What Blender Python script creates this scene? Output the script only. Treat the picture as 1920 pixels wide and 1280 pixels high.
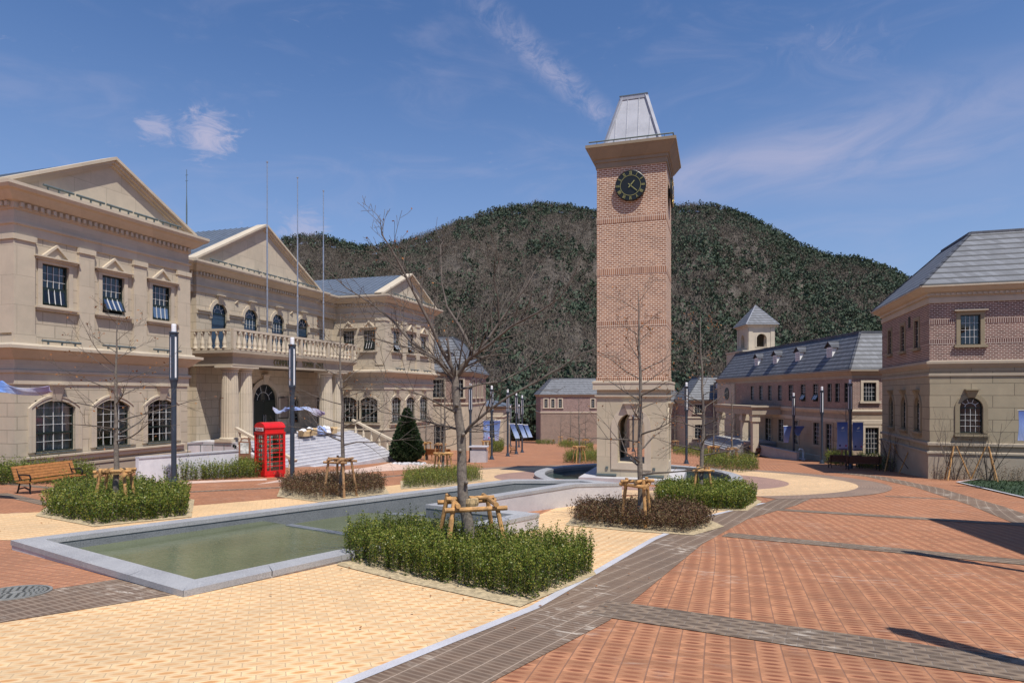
import bpy, bmesh, math, random
import numpy as np
from mathutils import Vector, Matrix
for o in list(bpy.data.objects): bpy.data.objects.remove(o, do_unlink=True)
SC = bpy.context.scene
COL = SC.collection
rad = math.radians
# ------------------------------------------------------------------ camera, sky, sun, exposure
FPX, HPY, YAW = 1215.0, 738.0, rad(17.6)
cam = bpy.data.cameras.new('camera'); CAM = bpy.data.objects.new('camera', cam); COL.objects.link(CAM)
CAM.rotation_euler = (rad(90), 0, YAW); cam.sensor_width = 36.0; cam.lens = 36.0 * FPX / 1920
cam.shift_y = (HPY - 640) / 1920; cam.clip_start = .1; cam.clip_end = 4000
SC.camera = CAM
SUN_DIR = Vector((-.39, .355, -1)).normalized()
sl = bpy.data.lights.new('sun', 'SUN'); SUN = bpy.data.objects.new('sun', sl); COL.objects.link(SUN)
sl.energy = 5.0; sl.angle = rad(.53); sl.color = (1, .95, .87)
SUN.rotation_euler = SUN_DIR.to_track_quat('-Z', 'Y').to_euler(); SUN.location = (30, -30, 60)
SC.view_settings.view_transform = 'Standard'; SC.view_settings.look = 'None'
SC.view_settings.exposure = .10; SC.view_settings.gamma = 1; SC.view_settings.use_curve_mapping = False
SC.cycles.max_bounces = 6; SC.cycles.transparent_max_bounces = 12; SC.cycles.use_denoising = True
FW = Vector((-math.sin(YAW), math.cos(YAW), 0)); RT = Vector((math.cos(YAW), math.sin(YAW), 0))
def pdir(px, py): return FW + RT * ((px - 960) / FPX) + Vector((0, 0, (HPY - py) / FPX))
W = bpy.data.worlds.new('World'); SC.world = W; W.use_nodes = True
def world():
    nt = W.node_tree; nt.nodes.clear(); nn = nt.nodes.new; lk = nt.links.new
    def val(s, v):
        if hasattr(v, 'is_linked') or isinstance(v, bpy.types.NodeSocket): lk(v, s)
        else: s.default_value = v
    def ma(op, a, b=0.0, c=0.0):
        n = nn('ShaderNodeMath'); n.operation = op; val(n.inputs[0], a); val(n.inputs[1], b); val(n.inputs[2], c); return n.outputs[0]
    def dot(v):
        n = nn('ShaderNodeVectorMath'); n.operation = 'DOT_PRODUCT'; lk(nrm, n.inputs[0]); n.inputs[1].default_value = v; return n.outputs['Value']
    def sm(x, a, b):
        n = nn('ShaderNodeMapRange'); n.interpolation_type = 'SMOOTHSTEP'; lk(x, n.inputs[0]); n.inputs[1].default_value = a; n.inputs[2].default_value = b; return n.outputs[0]
    sky = nn('ShaderNodeTexSky'); sky.sky_type = 'NISHITA'; sky.sun_disc = False
    sky.sun_elevation = rad(62.4); sky.sun_rotation = rad(135); sky.altitude = 200; sky.air_density = 1.25; sky.dust_density = .6; sky.ozone_density = 2.6
    tc = nn('ShaderNodeTexCoord'); nz = nn('ShaderNodeVectorMath'); nz.operation = 'NORMALIZE'; lk(tc.outputs['Generated'], nz.inputs[0]); nrm = nz.outputs[0]
    def noise(scale, detail, rough, stretch=None):
        src = nrm
        if stretch:
            mp = nn('ShaderNodeMapping'); lk(nrm, mp.inputs[0]); mp.inputs['Scale'].default_value = stretch; src = mp.outputs[0]
        n = nn('ShaderNodeTexNoise'); lk(src, n.inputs['Vector']); n.inputs['Scale'].default_value = scale; n.inputs['Detail'].default_value = detail; n.inputs['Roughness'].default_value = rough; n.inputs['Distortion'].default_value = 1.1
        return n.outputs['Fac']
    nf = noise(26, 8, .72); nb = noise(5, 6, .6, (1, 1, 3)); np_ = noise(30, 8, .68, (.7, .7, 1.5))
    def puff(p, r, lo, hi):
        d = pdir(*p).normalized(); x = ma('ARCCOSINE', dot(d)); m = ma('SUBTRACT', 1.0, sm(x, 0, r)); return sm(ma('ADD', ma('MULTIPLY', m, .5), ma('MULTIPLY', np_, 1.15)), lo, hi)
    def band(p, q, w0, w1, e0, e1, n, lo, hi, k):
        a = pdir(*p).normalized(); b = pdir(*q).normalized(); nv = a.cross(b).normalized(); ax = (b - a).normalized(); mid = (a + b).normalized()
        L = (b - a).length / 2
        x = ma('ABSOLUTE', dot(nv)); s = dot(ax); c = (a + b).dot(ax) / 2
        sw = ma('MULTIPLY_ADD', s, (w1 - w0) / (2 * L), (w0 + w1) / 2 - c * (w1 - w0) / (2 * L)); sw = ma('MAXIMUM', sw, .004)
        m = ma('SUBTRACT', 1.0, sm(ma('DIVIDE', x, sw), 0, 1))
        en = ma('MULTIPLY', sm(s, c - L - e0, c - L + e0), ma('SUBTRACT', 1.0, sm(s, c + L - e1, c + L + e1)))
        front = sm(dot(mid), 0, .2)
        m = ma('MULTIPLY', ma('MULTIPLY', m, en), front)
        return ma('MULTIPLY', ma('MULTIPLY', m, sm(n, lo, hi)), k)
    c1 = ma('MULTIPLY', puff((392, 250), .072, .78, 1.16), .75)
    c1b = ma('MULTIPLY', puff((290, 245), .05, .78, 1.16), .55)
    c1c = ma('MULTIPLY', puff((575, 438), .065, .7, 1.1), .5)
    c2 = band((900, 10), (1150, 235), .036, .026, .12, .03, nf, .34, .72, .5)
    c3 = band((1240, 345), (1930, 215), .05, .12, .06, .3, nb, .2, .75, .6)
    c4 = band((1470, 100), (1650, 85), .03, .05, .06, .06, nf, .4, .75, .3)
    c5 = ma('MULTIPLY', sm(nb, .46, .8), .16)
    tot = c1
    for c in (c1b, c1c, c2, c3, c4, c5): tot = ma('MAXIMUM', tot, c)
    hz = nn('ShaderNodeSeparateXYZ'); lk(nrm, hz.inputs[0])
    low = ma('MULTIPLY', ma('SUBTRACT', 1.0, sm(hz.outputs[2], .0, .52)), .55)
    mixa = nn('ShaderNodeMix'); mixa.data_type = 'RGBA'; lk(low, mixa.inputs[0]); tint = nn('ShaderNodeMix'); tint.data_type = 'RGBA'; tint.blend_type = 'MULTIPLY'; tint.inputs[0].default_value = 1; lk(sky.outputs[0], tint.inputs[6]); tint.inputs[7].default_value = (.86, 1.10, 1.48, 1); lk(tint.outputs[2], mixa.inputs[6]); mixa.inputs[7].default_value = (4.3, 5.6, 8.9, 1)
    mix = nn('ShaderNodeMix'); mix.data_type = 'RGBA'; lk(tot, mix.inputs[0]); lk(mixa.outputs[2], mix.inputs[6]); mix.inputs[7].default_value = (6.8, 6.5, 8.4, 1)
    bg = nn('ShaderNodeBackground'); lk(mix.outputs[2], bg.inputs[0]); bg.inputs[1].default_value = .074
    out = nn('ShaderNodeOutputWorld'); lk(bg.outputs[0], out.inputs[0])
world()
# ------------------------------------------------------------------ terrain function and pixel -> ground point
def gz(X, Y):
    t = X * FW.x + Y * FW.y; x = X * RT.x + Y * RT.y
    te = max(-6., t)
    if te > 120: te = 120 + 40 * math.tanh((te - 120) / 40)
    xe = max(-60., min(60., x))
    z = -(2.2 + .058 * te + .013 * xe)
    z -= .28 * math.exp(-((X + 4.1) ** 2 + (Y - 34) ** 2) / (2 * 6.5 ** 2))
    z -= .30 * math.exp(-((X + 23) ** 2 + (Y - 41) ** 2) / (2 * 7. ** 2))
    return z
def G(px, py, up=0.0):
    d = pdir(px, py); t = 12.0
    for k in range(80):
        p = d * t
        t2 = (gz(p.x, p.y) + up) / d.z
        t += (t2 - t) * .6
    p = d * t
    return Vector((p.x, p.y, gz(p.x, p.y)))
def onX(px, py, X):
    d = pdir(px, py); return d * (X / d.x)
def atT(px, py, t): return pdir(px, py) * t
# ------------------------------------------------------------------ mesh helpers
OFF = {}
MODE = {'s': 1.0}
class MB:
    def __init__(s): s.v = []; s.f = []; s.T = None
    def P(s, p):
        p = Vector(p)
        if s.T is not None: p = s.T @ p
        s.v.append(p); return len(s.v) - 1
    def face(s, pts): s.f.append([s.P(p) for p in pts])
    def box(s, x0, x1, y0, y1, z0, z1):
        a = [s.P(p) for p in ((x0, y0, z0), (x1, y0, z0), (x1, y1, z0), (x0, y1, z0), (x0, y0, z1), (x1, y0, z1), (x1, y1, z1), (x0, y1, z1))]
        for q in ((0, 3, 2, 1), (4, 5, 6, 7), (0, 1, 5, 4), (1, 2, 6, 5), (2, 3, 7, 6), (3, 0, 4, 7)): s.f.append([a[i] for i in q])
        return s
    def hexa(s, b, t):
        n = len(b); a = [s.P(p) for p in b]; c = [s.P(p) for p in t]
        s.f.append(a[::-1]); s.f.append(c)
        for i in range(n): s.f.append([a[i], a[(i + 1) % n], c[(i + 1) % n], c[i]])
        return s
    def beam(s, p, q, w, h, up=(0, 0, 1)):
        p = Vector(p); q = Vector(q); d = (q - p).normalized(); r = d.cross(Vector(up))
        if r.length < 1e-4: r = d.cross(Vector((1, 0, 0)))
        r.normalize(); u = r.cross(d); r = r * w / 2; u = u * h / 2
        return s.hexa([p - r - u, p + r - u, p + r + u, p - r + u], [q - r - u, q + r - u, q + r + u, q - r + u])
    def tube(s, pts, rads, n=6, cap=True):
        pts = [Vector(p) for p in pts]; prev = None; ref = None
        for i, p in enumerate(pts):
            d = (pts[min(i + 1, len(pts) - 1)] - pts[max(i - 1, 0)])
            if d.length < 1e-6: d = Vector((0, 0, 1))
            d.normalize()
            if ref is None: ref = Vector((1, 0, 0)) if abs(d.x) < .9 else Vector((0, 1, 0))
            a = (ref - d * ref.dot(d)); a = a.normalized() if a.length > 1e-5 else d.orthogonal().normalized(); b = d.cross(a); ref = a
            ring = [s.P(p + (a * math.cos(2 * math.pi * k / n) + b * math.sin(2 * math.pi * k / n)) * rads[i]) for k in range(n)]
            if prev:
                for k in range(n): s.f.append([prev[k], prev[(k + 1) % n], ring[(k + 1) % n], ring[k]])
            elif cap: s.f.append(ring[::-1])
            prev = ring
        if cap: s.f.append(prev)
        return s
    def lathe(s, c, prof, n=12, squash=1.0):
        c = Vector(c); prev = None
        for (r, z) in prof:
            ring = [s.P(c + Vector((r * math.cos(2 * math.pi * k / n), r * math.sin(2 * math.pi * k / n) * squash, z))) for k in range(n)]
            if prev:
                for k in range(n): s.f.append([prev[k], prev[(k + 1) % n], ring[(k + 1) % n], ring[k]])
            else: s.f.append(ring[::-1])
            prev = ring
        s.f.append(prev); return s
    def band(s, r, prof, close=True):
        x0, x1, y0, y1 = r; prev = None
        for (n, z) in prof:
            ring = [s.P(p) for p in ((x0 - n, y0 - n, z), (x1 + n, y0 - n, z), (x1 + n, y1 + n, z), (x0 - n, y1 + n, z))]
            if prev:
                for k in range(4): s.f.append([prev[k], prev[(k + 1) % 4], ring[(k + 1) % 4], ring[k]])
            prev = ring
        return s
    def build(s, name, mat, parent=None, smooth=False):
        me = bpy.data.meshes.new(name); o = bpy.data.objects.new(name, me); COL.objects.link(o)
        off = OFF.get(parent.name, Vector((0, 0, 0))) if parent else Vector((0, 0, 0)); k = MODE['s']
        me.from_pydata([tuple(p * k - off) for p in s.v], [], s.f); me.update()
        if smooth: me.shade_smooth()
        if mat: me.materials.append(mat)
        if parent: o.parent = parent; OFF[o.name] = off
        return o
def np_mesh(name, V, Fq, mat, parent=None, k=4):
    me = bpy.data.meshes.new(name); V = np.asarray(V, np.float32); Fq = np.asarray(Fq, np.int32)
    me.vertices.add(len(V)); me.vertices.foreach_set('co', V.ravel()); n = len(Fq)
    me.loops.add(n * k); me.loops.foreach_set('vertex_index', Fq.ravel()); me.polygons.add(n)
    me.polygons.foreach_set('loop_start', np.arange(n, dtype=np.int32) * k); me.polygons.foreach_set('loop_total', np.full(n, k, np.int32))
    me.update(calc_edges=True); me.materials.append(mat)
    o = bpy.data.objects.new(name, me); COL.objects.link(o)
    if parent: o.parent = parent; OFF[o.name] = OFF.get(parent.name, Vector((0, 0, 0)))
    return o
def tag(o, label, cat, group=None):
    o['label'] = label; o['category'] = cat
    if group: o['group'] = group
    return o
def kind(o, k): o['kind'] = k; return o
def root(name, label, cat, loc=(0, 0, 0), rz=0, group=None, wc=False):
    """Empty at a thing's base; wc: the parts are given in world coordinates"""
    o = bpy.data.objects.new(name, None); COL.objects.link(o); o.location = loc; o.rotation_euler = (0, 0, rz); o.empty_display_size = .2
    if wc: OFF[o.name] = Vector(loc)
    return tag(o, label, cat, group)
def copy_thing(r, loc, rz=0, label=None, scale=None):
    c = r.copy(); COL.objects.link(c); c.location = loc; c.rotation_euler = (0, 0, rz)
    if label: c['label'] = label
    if scale: c.scale = scale
    for ch in list(r.children):
        a = ch.copy(); COL.objects.link(a); a.parent = c
        for g in list(ch.children):
            b = g.copy(); COL.objects.link(b); b.parent = a
    return c
def text_mesh(name, s, size, mat, parent, loc, rot, ext=.01, align='CENTER', sx=1.0):
    cu = bpy.data.curves.new(name, 'FONT'); cu.body = s; cu.size = size; cu.extrude = ext; cu.align_x = align; cu.align_y = 'CENTER'
    o = bpy.data.objects.new(name, cu); COL.objects.link(o); cu.materials.append(mat)
    o.parent = parent; off = OFF.get(parent.name, Vector((0, 0, 0))); o.location = Vector(loc) - off; o.rotation_euler = rot; o.scale = (sx, 1, 1)
    bpy.context.view_layer.update(); me = bpy.data.meshes.new_from_object(o.evaluated_get(bpy.context.evaluated_depsgraph_get())); q = bpy.data.objects.new(name, me); COL.objects.link(q); q.parent = parent; q.location = o.location; q.rotation_euler = o.rotation_euler; q.scale = o.scale
    bpy.data.objects.remove(o, do_unlink=True); bpy.data.curves.remove(cu); q.name = name; return q
# ------------------------------------------------------------------ materials
def new_mat(name):
    m = bpy.data.materials.new(name); m.use_nodes = True; nt = m.node_tree; p = nt.nodes['Principled BSDF']; return m, nt, p
class NT:
    def __init__(s, nt): s.nt = nt
    def n(s, t, **k):
        x = s.nt.nodes.new(t)
        for a, b in k.items(): setattr(x, a, b)
        return x
    def set(s, sock, v):
        if isinstance(v, bpy.types.NodeSocket): s.nt.links.new(v, sock)
        else: sock.default_value = v
    def m(s, op, a, b=0.0, c=0.0):
        x = s.n('ShaderNodeMath', operation=op); s.set(x.inputs[0], a); s.set(x.inputs[1], b); s.set(x.inputs[2], c); return x.outputs[0]
    def mix(s, f, a, b, bt='MIX'):
        x = s.n('ShaderNodeMix', data_type='RGBA', blend_type=bt); s.set(x.inputs[0], f)
        for i, q in ((6, a), (7, b)): s.set(x.inputs[i], q if isinstance(q, bpy.types.NodeSocket) else (*q, 1) if len(q) == 3 else q)
        return x.outputs[2]
    def sm(s, x, a, b, c=0.0, d=1.0):
        r = s.n('ShaderNodeMapRange', interpolation_type='SMOOTHSTEP'); s.set(r.inputs[0], x)
        for i, q in enumerate((a, b, c, d)): r.inputs[i + 1].default_value = q
        return r.outputs[0]
    def noise(s, vec, scale, detail=4, rough=.6, dist=0):
        x = s.n('ShaderNodeTexNoise'); s.set(x.inputs['Vector'], vec); x.inputs['Scale'].default_value = scale; x.inputs['Detail'].default_value = detail; x.inputs['Roughness'].default_value = rough; x.inputs['Distortion'].default_value = dist
        return x.outputs['Fac']
    def co(s): return s.n('ShaderNodeTexCoord').outputs['Object']
    def sep(s, v):
        x = s.n('ShaderNodeSeparateXYZ'); s.set(x.inputs[0], v); return x.outputs
    def comb(s, x, y, z=0.0):
        c = s.n('ShaderNodeCombineXYZ'); s.set(c.inputs[0], x); s.set(c.inputs[1], y); s.set(c.inputs[2], z); return c.outputs[0]
    def bump(s, p, h, strength=.3, dist=.01):
        b = s.n('ShaderNodeBump'); s.set(b.inputs['Height'], h); b.inputs['Strength'].default_value = strength; b.inputs['Distance'].default_value = dist; s.nt.links.new(b.outputs[0], p.inputs['Normal'])
def plain(name, c, rough=.6, metal=0.0, var=.12, scale=6, bump=0.0, spec=None):
    m, nt, p = new_mat(name); N = NT(nt); co = N.co(); f = N.noise(co, scale, 5, .65)
    a = [max(0, x * (1 - var)) for x in c]; b = [min(1, x * (1 + var)) for x in c]
    N.set(p.inputs['Base Color'], N.mix(N.sm(f, .3, .7), a, b)); p.inputs['Roughness'].default_value = rough; p.inputs['Metallic'].default_value = metal
    if bump: N.bump(p, N.noise(co, scale * 8, 4), bump, .01)
    if spec is not None: p.inputs['Specular IOR Level'].default_value = spec
    return m
def stone(name, c, bw=1.05, bh=.55, joint=.75, jw=.008, var=.1, axis=None):
    m, nt, p = new_mat(name); N = NT(nt); co = N.co(); x, y, z = N.sep(co)
    bt = N.n('ShaderNodeTexBrick'); N.set(bt.inputs['Vector'], N.comb(N.m('ADD', x, y), z))
    bt.inputs['Scale'].default_value = 1; bt.inputs['Brick Width'].default_value = bw; bt.inputs['Row Height'].default_value = bh; bt.inputs['Mortar Size'].default_value = jw; bt.inputs['Mortar Smooth'].default_value = .2; bt.inputs['Bias'].default_value = 0
    bt.inputs['Color1'].default_value = (*[q * (1 - var * .5) for q in c], 1); bt.inputs['Color2'].default_value = (*[q * (1 + var * .5) for q in c], 1); bt.inputs['Mortar'].default_value = (*[q * joint for q in c], 1)
    f = N.noise(co, 1.3, 6, .7); st = N.noise(N.comb(N.m('MULTIPLY', N.m('ADD', x, y), 3.0), N.m('MULTIPLY', z, .35)), 1.2, 5, .7)
    col = N.mix(N.sm(f, .3, .75), [q * .9 for q in (1, 1, 1)], (1.04, 1.03, 1.02)); c2 = N.mix(1.0, bt.outputs[0], col, 'MULTIPLY')
    c3 = N.mix(N.m('MULTIPLY', N.sm(st, .55, .8), .28), c2, [q * .6 for q in c])
    N.set(p.inputs['Base Color'], c3); p.inputs['Roughness'].default_value = .8; p.inputs['Specular IOR Level'].default_value = .25
    h = N.m('ADD', N.m('MULTIPLY', bt.outputs['Fac'], -1.0), N.m('MULTIPLY', N.noise(co, 60, 3), .15)); N.bump(p, h, .4, .012)
    return m
def brick(name, c1, c2, mortar, bw=.23, bh=.085, ms=.011, soldier=False):
    m, nt, p = new_mat(name); N = NT(nt); co = N.co(); x, y, z = N.sep(co)
    u = N.m('ADD', x, y); v = N.comb(z, u) if soldier else N.comb(u, z)
    bt = N.n('ShaderNodeTexBrick'); N.set(bt.inputs['Vector'], v); bt.inputs['Scale'].default_value = 1
    if soldier: bt.offset = 0
    bt.inputs['Brick Width'].default_value = bw; bt.inputs['Row Height'].default_value = bh; bt.inputs['Mortar Size'].default_value = ms; bt.inputs['Mortar Smooth'].default_value = .1
    bt.inputs['Color1'].default_value = (*c1, 1); bt.inputs['Color2'].default_value = (*c2, 1); bt.inputs['Mortar'].default_value = (*mortar, 1)
    f = N.noise(co, .9, 6, .7); col = N.mix(N.sm(f, .3, .75), (.86, .86, .86), (1.06, 1.04, 1.03))
    N.set(p.inputs['Base Color'], N.mix(1.0, bt.outputs[0], col, 'MULTIPLY')); p.inputs['Roughness'].default_value = .85; p.inputs['Specular IOR Level'].default_value = .2
    N.bump(p, N.m('MULTIPLY', bt.outputs['Fac'], -1.0), .5, .01); return m
def paver(name, c, blob, joint, bw, bh, ang, stack=False, jw=.006, amt=.8, stain=0.0, stainc=(.62, .55, .46), polar=None, tone=.14, long_joint=None):
    m, nt, p = new_mat(name); N = NT(nt); co = N.co(); x, y, z = N.sep(co)
    if polar:
        dx = N.m('SUBTRACT', x, polar[0]); dy = N.m('SUBTRACT', y, polar[1]); rr = N.m('SQRT', N.m('ADD', N.m('MULTIPLY', dx, dx), N.m('MULTIPLY', dy, dy)))
        u = N.m('MULTIPLY', N.m('ARCTAN2', dy, dx), polar[2]); v = rr
    else:
        ca, sa = math.cos(ang), math.sin(ang)
        u = N.m('ADD', N.m('MULTIPLY', x, ca), N.m('MULTIPLY', y, sa)); v = N.m('ADD', N.m('MULTIPLY', x, -sa), N.m('MULTIPLY', y, ca))
        if long_joint:   # gently swaying courses
            u = N.m('ADD', u, N.m('MULTIPLY', N.m('SINE', N.m('MULTIPLY', v, .33)), .18))
    vv = N.m('DIVIDE', v, bh); row = N.m('FLOOR', vv)
    uu = N.m('DIVIDE', u, bw)
    if not stack: uu = N.m('ADD', uu, N.m('MULTIPLY', N.m('MODULO', N.m('ABSOLUTE', row), 2.0), .5))
    cl = N.m('FLOOR', uu); du = N.m('ABSOLUTE', N.m('SUBTRACT', N.m('SUBTRACT', uu, cl), .5)); dv = N.m('ABSOLUTE', N.m('SUBTRACT', N.m('SUBTRACT', vv, row), .5))
    ju = N.sm(du, .5 - jw * 1.6 / bw, .5 - jw * .6 / bw); jv = N.sm(dv, .5 - jw * 1.6 / bh, .5 - jw * .6 / bh); jm = N.m('MAXIMUM', ju, jv) if not long_joint else N.m('MAXIMUM', ju, N.m('MULTIPLY', jv, .35))
    e = N.m('SQRT', N.m('ADD', N.m('POWER', N.m('DIVIDE', du, .46), 2.0), N.m('POWER', N.m('DIVIDE', dv, .40), 2.0))); bl = N.sm(e, 1.0, .35)
    wn = N.n('ShaderNodeTexWhiteNoise', noise_dimensions='2D'); N.set(wn.inputs['Vector'], N.comb(cl, row)); rnd = wn.outputs['Value']
    big = N.noise(co, .35, 5, .65); fine = N.noise(co, 40, 3)
    k = N.m('MULTIPLY', N.m('MULTIPLY', bl, amt), N.m('ADD', .55, N.m('MULTIPLY', rnd, .5)))
    base = N.mix(rnd, [q * (1 - tone) for q in c], [min(1, q * (1 + tone)) for q in c]); col = N.mix(k, base, blob)
    col = N.mix(1.0, col, N.mix(N.sm(big, .3, .7), (.86, .86, .87), (1.07, 1.05, 1.03)), 'MULTIPLY')
    col = N.mix(1.0, col, N.mix(fine, (.88, .88, .88), (1.12, 1.12, 1.12)), 'MULTIPLY')
    col = N.mix(N.m('MULTIPLY', jm, .8), col, joint)
    dirt = N.noise(co, 1.7, 7, .75)
    col = N.mix(N.m('MULTIPLY', N.sm(dirt, .58, .75), .3), col, [q * .62 for q in c])
    if stain:
        s1 = N.m('MULTIPLY', N.sm(N.noise(co, .8, 3, .5), .5, .68), N.sm(N.noise(N.comb(N.m('MULTIPLY', u, 3.0), N.m('MULTIPLY', v, 9.0)), 1.0, 5, .7), .5, .66))
        col = N.mix(N.m('MULTIPLY', s1, stain), col, stainc)
    N.set(p.inputs['Base Color'], col); N.set(p.inputs['Roughness'], N.sm(rnd, 0, 1, .72, .9)); p.inputs['Specular IOR Level'].default_value = .3
    N.bump(p, N.m('ADD', N.m('MULTIPLY', jm, -1.0), N.m('MULTIPLY', fine, .25)), .5, .008); return m
def granite(name, c, dark, var=1.0, rough=.6):
    m, nt, p = new_mat(name); N = NT(nt); co = N.co(); a = N.noise(co, 95, 2, .8); b = N.noise(co, 1.1, 6, .7)
    col = N.mix(N.m('MULTIPLY', N.sm(a, .42, .62), var), c, dark); col = N.mix(1.0, col, N.mix(N.sm(b, .3, .75), (.82, .82, .84), (1.05, 1.05, 1.05)), 'MULTIPLY')
    x, y, z = N.sep(co)
    N.set(p.inputs['Base Color'], col); p.inputs['Roughness'].default_value = rough; N.bump(p, a, .12, .004); return m
def leafy(name, cols, rough=.5, trans=.0, shoots=False):
    m, nt, p = new_mat(name); N = NT(nt); g = N.n('ShaderNodeNewGeometry'); r = N.n('ShaderNodeValToRGB'); N.set(r.inputs[0], g.outputs['Random Per Island'])
    el = r.color_ramp.elements
    while len(el) < len(cols): el.new(.5)
    for i, c in enumerate(cols): el[i].position = i / (len(cols) - 1); el[i].color = (*c, 1)
    big = N.noise(N.co(), 1.4, 3); X_, Y_, Z_ = N.sep(N.co()); st = N.noise(N.comb(N.m('MULTIPLY', X_, 16.0), N.m('MULTIPLY', Y_, 16.0), N.m('MULTIPLY', Z_, 2.5)), 1.0, 2)
    lc = N.mix(1.0, r.outputs[0], N.mix(big, (.7, .72, .7), (1.3, 1.25, 1.2)), 'MULTIPLY')
    if shoots: lc = N.mix(1.0, lc, N.mix(N.sm(st, .32, .68), (.62, .66, .6), (1.5, 1.4, 1.3)), 'MULTIPLY')
    N.set(p.inputs['Base Color'], lc); p.inputs['Roughness'].default_value = rough; p.inputs['Specular IOR Level'].default_value = .3
    if trans:
        t = N.n('ShaderNodeBsdfTranslucent'); N.set(t.inputs[0], r.outputs[0]); mx = N.n('ShaderNodeMixShader'); mx.inputs[0].default_value = trans
        nt.links.new(p.outputs[0], mx.inputs[1]); nt.links.new(t.outputs[0], mx.inputs[2]); nt.links.new(mx.outputs[0], nt.nodes['Material Output'].inputs[0])
    return m
def slate(name, c, rh=.34, w=.3, axis='wall'):
    m, nt, p = new_mat(name); N = NT(nt); co = N.co(); x, y, z = N.sep(co)
    bt = N.n('ShaderNodeTexBrick'); N.set(bt.inputs['Vector'], N.comb(N.m('ADD', x, y), z)); bt.inputs['Scale'].default_value = 1
    bt.inputs['Brick Width'].default_value = w; bt.inputs['Row Height'].default_value = rh; bt.inputs['Mortar Size'].default_value = .006; bt.inputs['Bias'].default_value = 0
    bt.inputs['Color1'].default_value = (*[q * .8 for q in c], 1); bt.inputs['Color2'].default_value = (*[q * 1.2 for q in c], 1); bt.inputs['Mortar'].default_value = (*[q * .45 for q in c], 1)
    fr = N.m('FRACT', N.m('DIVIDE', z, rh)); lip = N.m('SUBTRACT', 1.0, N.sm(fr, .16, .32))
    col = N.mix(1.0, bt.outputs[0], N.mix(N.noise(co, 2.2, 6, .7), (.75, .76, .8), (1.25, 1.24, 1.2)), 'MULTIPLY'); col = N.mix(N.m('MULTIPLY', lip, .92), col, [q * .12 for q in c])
    N.set(p.inputs['Base Color'], col); p.inputs['Roughness'].default_value = .62; N.bump(p, N.m('SUBTRACT', 1.0, fr), .6, .03); return m
def glass_mat(name, tint, fac=.12, rough=.02):
    m, nt, p = new_mat(name); N = NT(nt); nt.nodes.remove(p)
    t = N.n('ShaderNodeBsdfTransparent'); t.inputs[0].default_value = (*tint, 1); g = N.n('ShaderNodeBsdfGlossy'); g.inputs['Roughness'].default_value = rough; g.inputs[0].default_value = (.9, .95, 1, 1)
    fr = N.n('ShaderNodeFresnel'); fr.inputs[0].default_value = 1.5; gn = N.n('ShaderNodeTexNoise'); gn.inputs['Scale'].default_value = .8
    b = N.n('ShaderNodeBump'); b.inputs['Strength'].default_value = .02; nt.links.new(gn.outputs[0], b.inputs['Height']); nt.links.new(b.outputs[0], g.inputs['Normal'])
    mx = N.n('ShaderNodeMixShader'); N.set(mx.inputs[0], N.m('ADD', N.m('MULTIPLY', fr.outputs[0], 1.0 if fac else .45), fac)); nt.links.new(t.outputs[0], mx.inputs[1]); nt.links.new(g.outputs[0], mx.inputs[2]); nt.links.new(mx.outputs[0], nt.nodes['Material Output'].inputs[0]); return m
def water_mat(name, c):
    m, nt, p = new_mat(name); N = NT(nt); co = N.co(); p.inputs['Base Color'].default_value = (*c, 1); p.inputs['Roughness'].default_value = .04; p.inputs['IOR'].default_value = 1.33
    N.set(p.inputs['Base Color'], N.mix(N.sm(N.noise(co, .5, 5, .6), .3, .7), [q * .85 for q in c], [q * 1.15 for q in c]))
    x, y, z = N.sep(co); N.bump(p, N.noise(N.comb(N.m('MULTIPLY', x, 1.0), N.m('MULTIPLY', y, 1.6)), 7, 4, .55, .4), .22, .02); return m
STONE = stone('beige_stone_blocks', (.495, .422, .32), joint=.66, jw=.02); STONE_S = stone('beige_stone_smooth', (.51, .438, .335), 1.6, 1.2, .78, .012)
TRIM = stone('beige_stone_trim', (.52, .446, .345), 1.9, 3.0, .85, .006); TRIM2 = stone('dark_stone_trim', (.385, .325, .25), 1.9, 3.0, .9, .004)
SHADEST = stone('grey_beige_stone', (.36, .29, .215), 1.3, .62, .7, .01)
BRICK_T = brick('clock_tower_brick', (.24, .10, .058), (.42, .215, .125), (.70, .57, .45), .24, .098, .018)
BRICK_TS = brick('clock_tower_soldier_brick', (.24, .10, .06), (.40, .205, .12), (.66, .54, .43), .36, .098, .015, True)
BRICK_R = brick('reddish_brick', (.125, .062, .05), (.235, .125, .10), (.50, .41, .35), .24, .095, .017)
BRICK_RS = brick('reddish_soldier_brick', (.12, .058, .048), (.17, .09, .075), (.52, .43, .37), .34, .1, .017, True)
BRICK_F = brick('far_tan_brick', (.22, .155, .12), (.30, .21, .16), (.38, .31, .26), .23, .09, .01)
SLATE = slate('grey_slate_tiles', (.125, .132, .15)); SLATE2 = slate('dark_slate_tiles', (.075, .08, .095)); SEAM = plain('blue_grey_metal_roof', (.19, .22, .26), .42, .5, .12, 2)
LEAD = plain('pale_zinc_roof', (.40, .40, .42), .45, .35, .1, 1.5); RAILM = plain('grey_green_metal', (.13, .165, .165), .5, .4)
FRAME = plain('dark_green_window_frame', (.012, .022, .018), .4); BARW = plain('white_glazing_bar', (.66, .66, .64), .5); GLASS = glass_mat('window_glass', (.68, .73, .72), .05)
GLASSD = plain('dark_window_glass', (.012, .017, .022), .05, 0, .1, 2); GLASSB = plain('blue_window_glass', (.03, .055, .09), .04, 0, .1, 2); CURT = plain('pale_curtain', (.62, .6, .54), .9, 0, .2, 3); SASHG = glass_mat('open_sash_glass', (.35, .38, .4), .0, .25)
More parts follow.
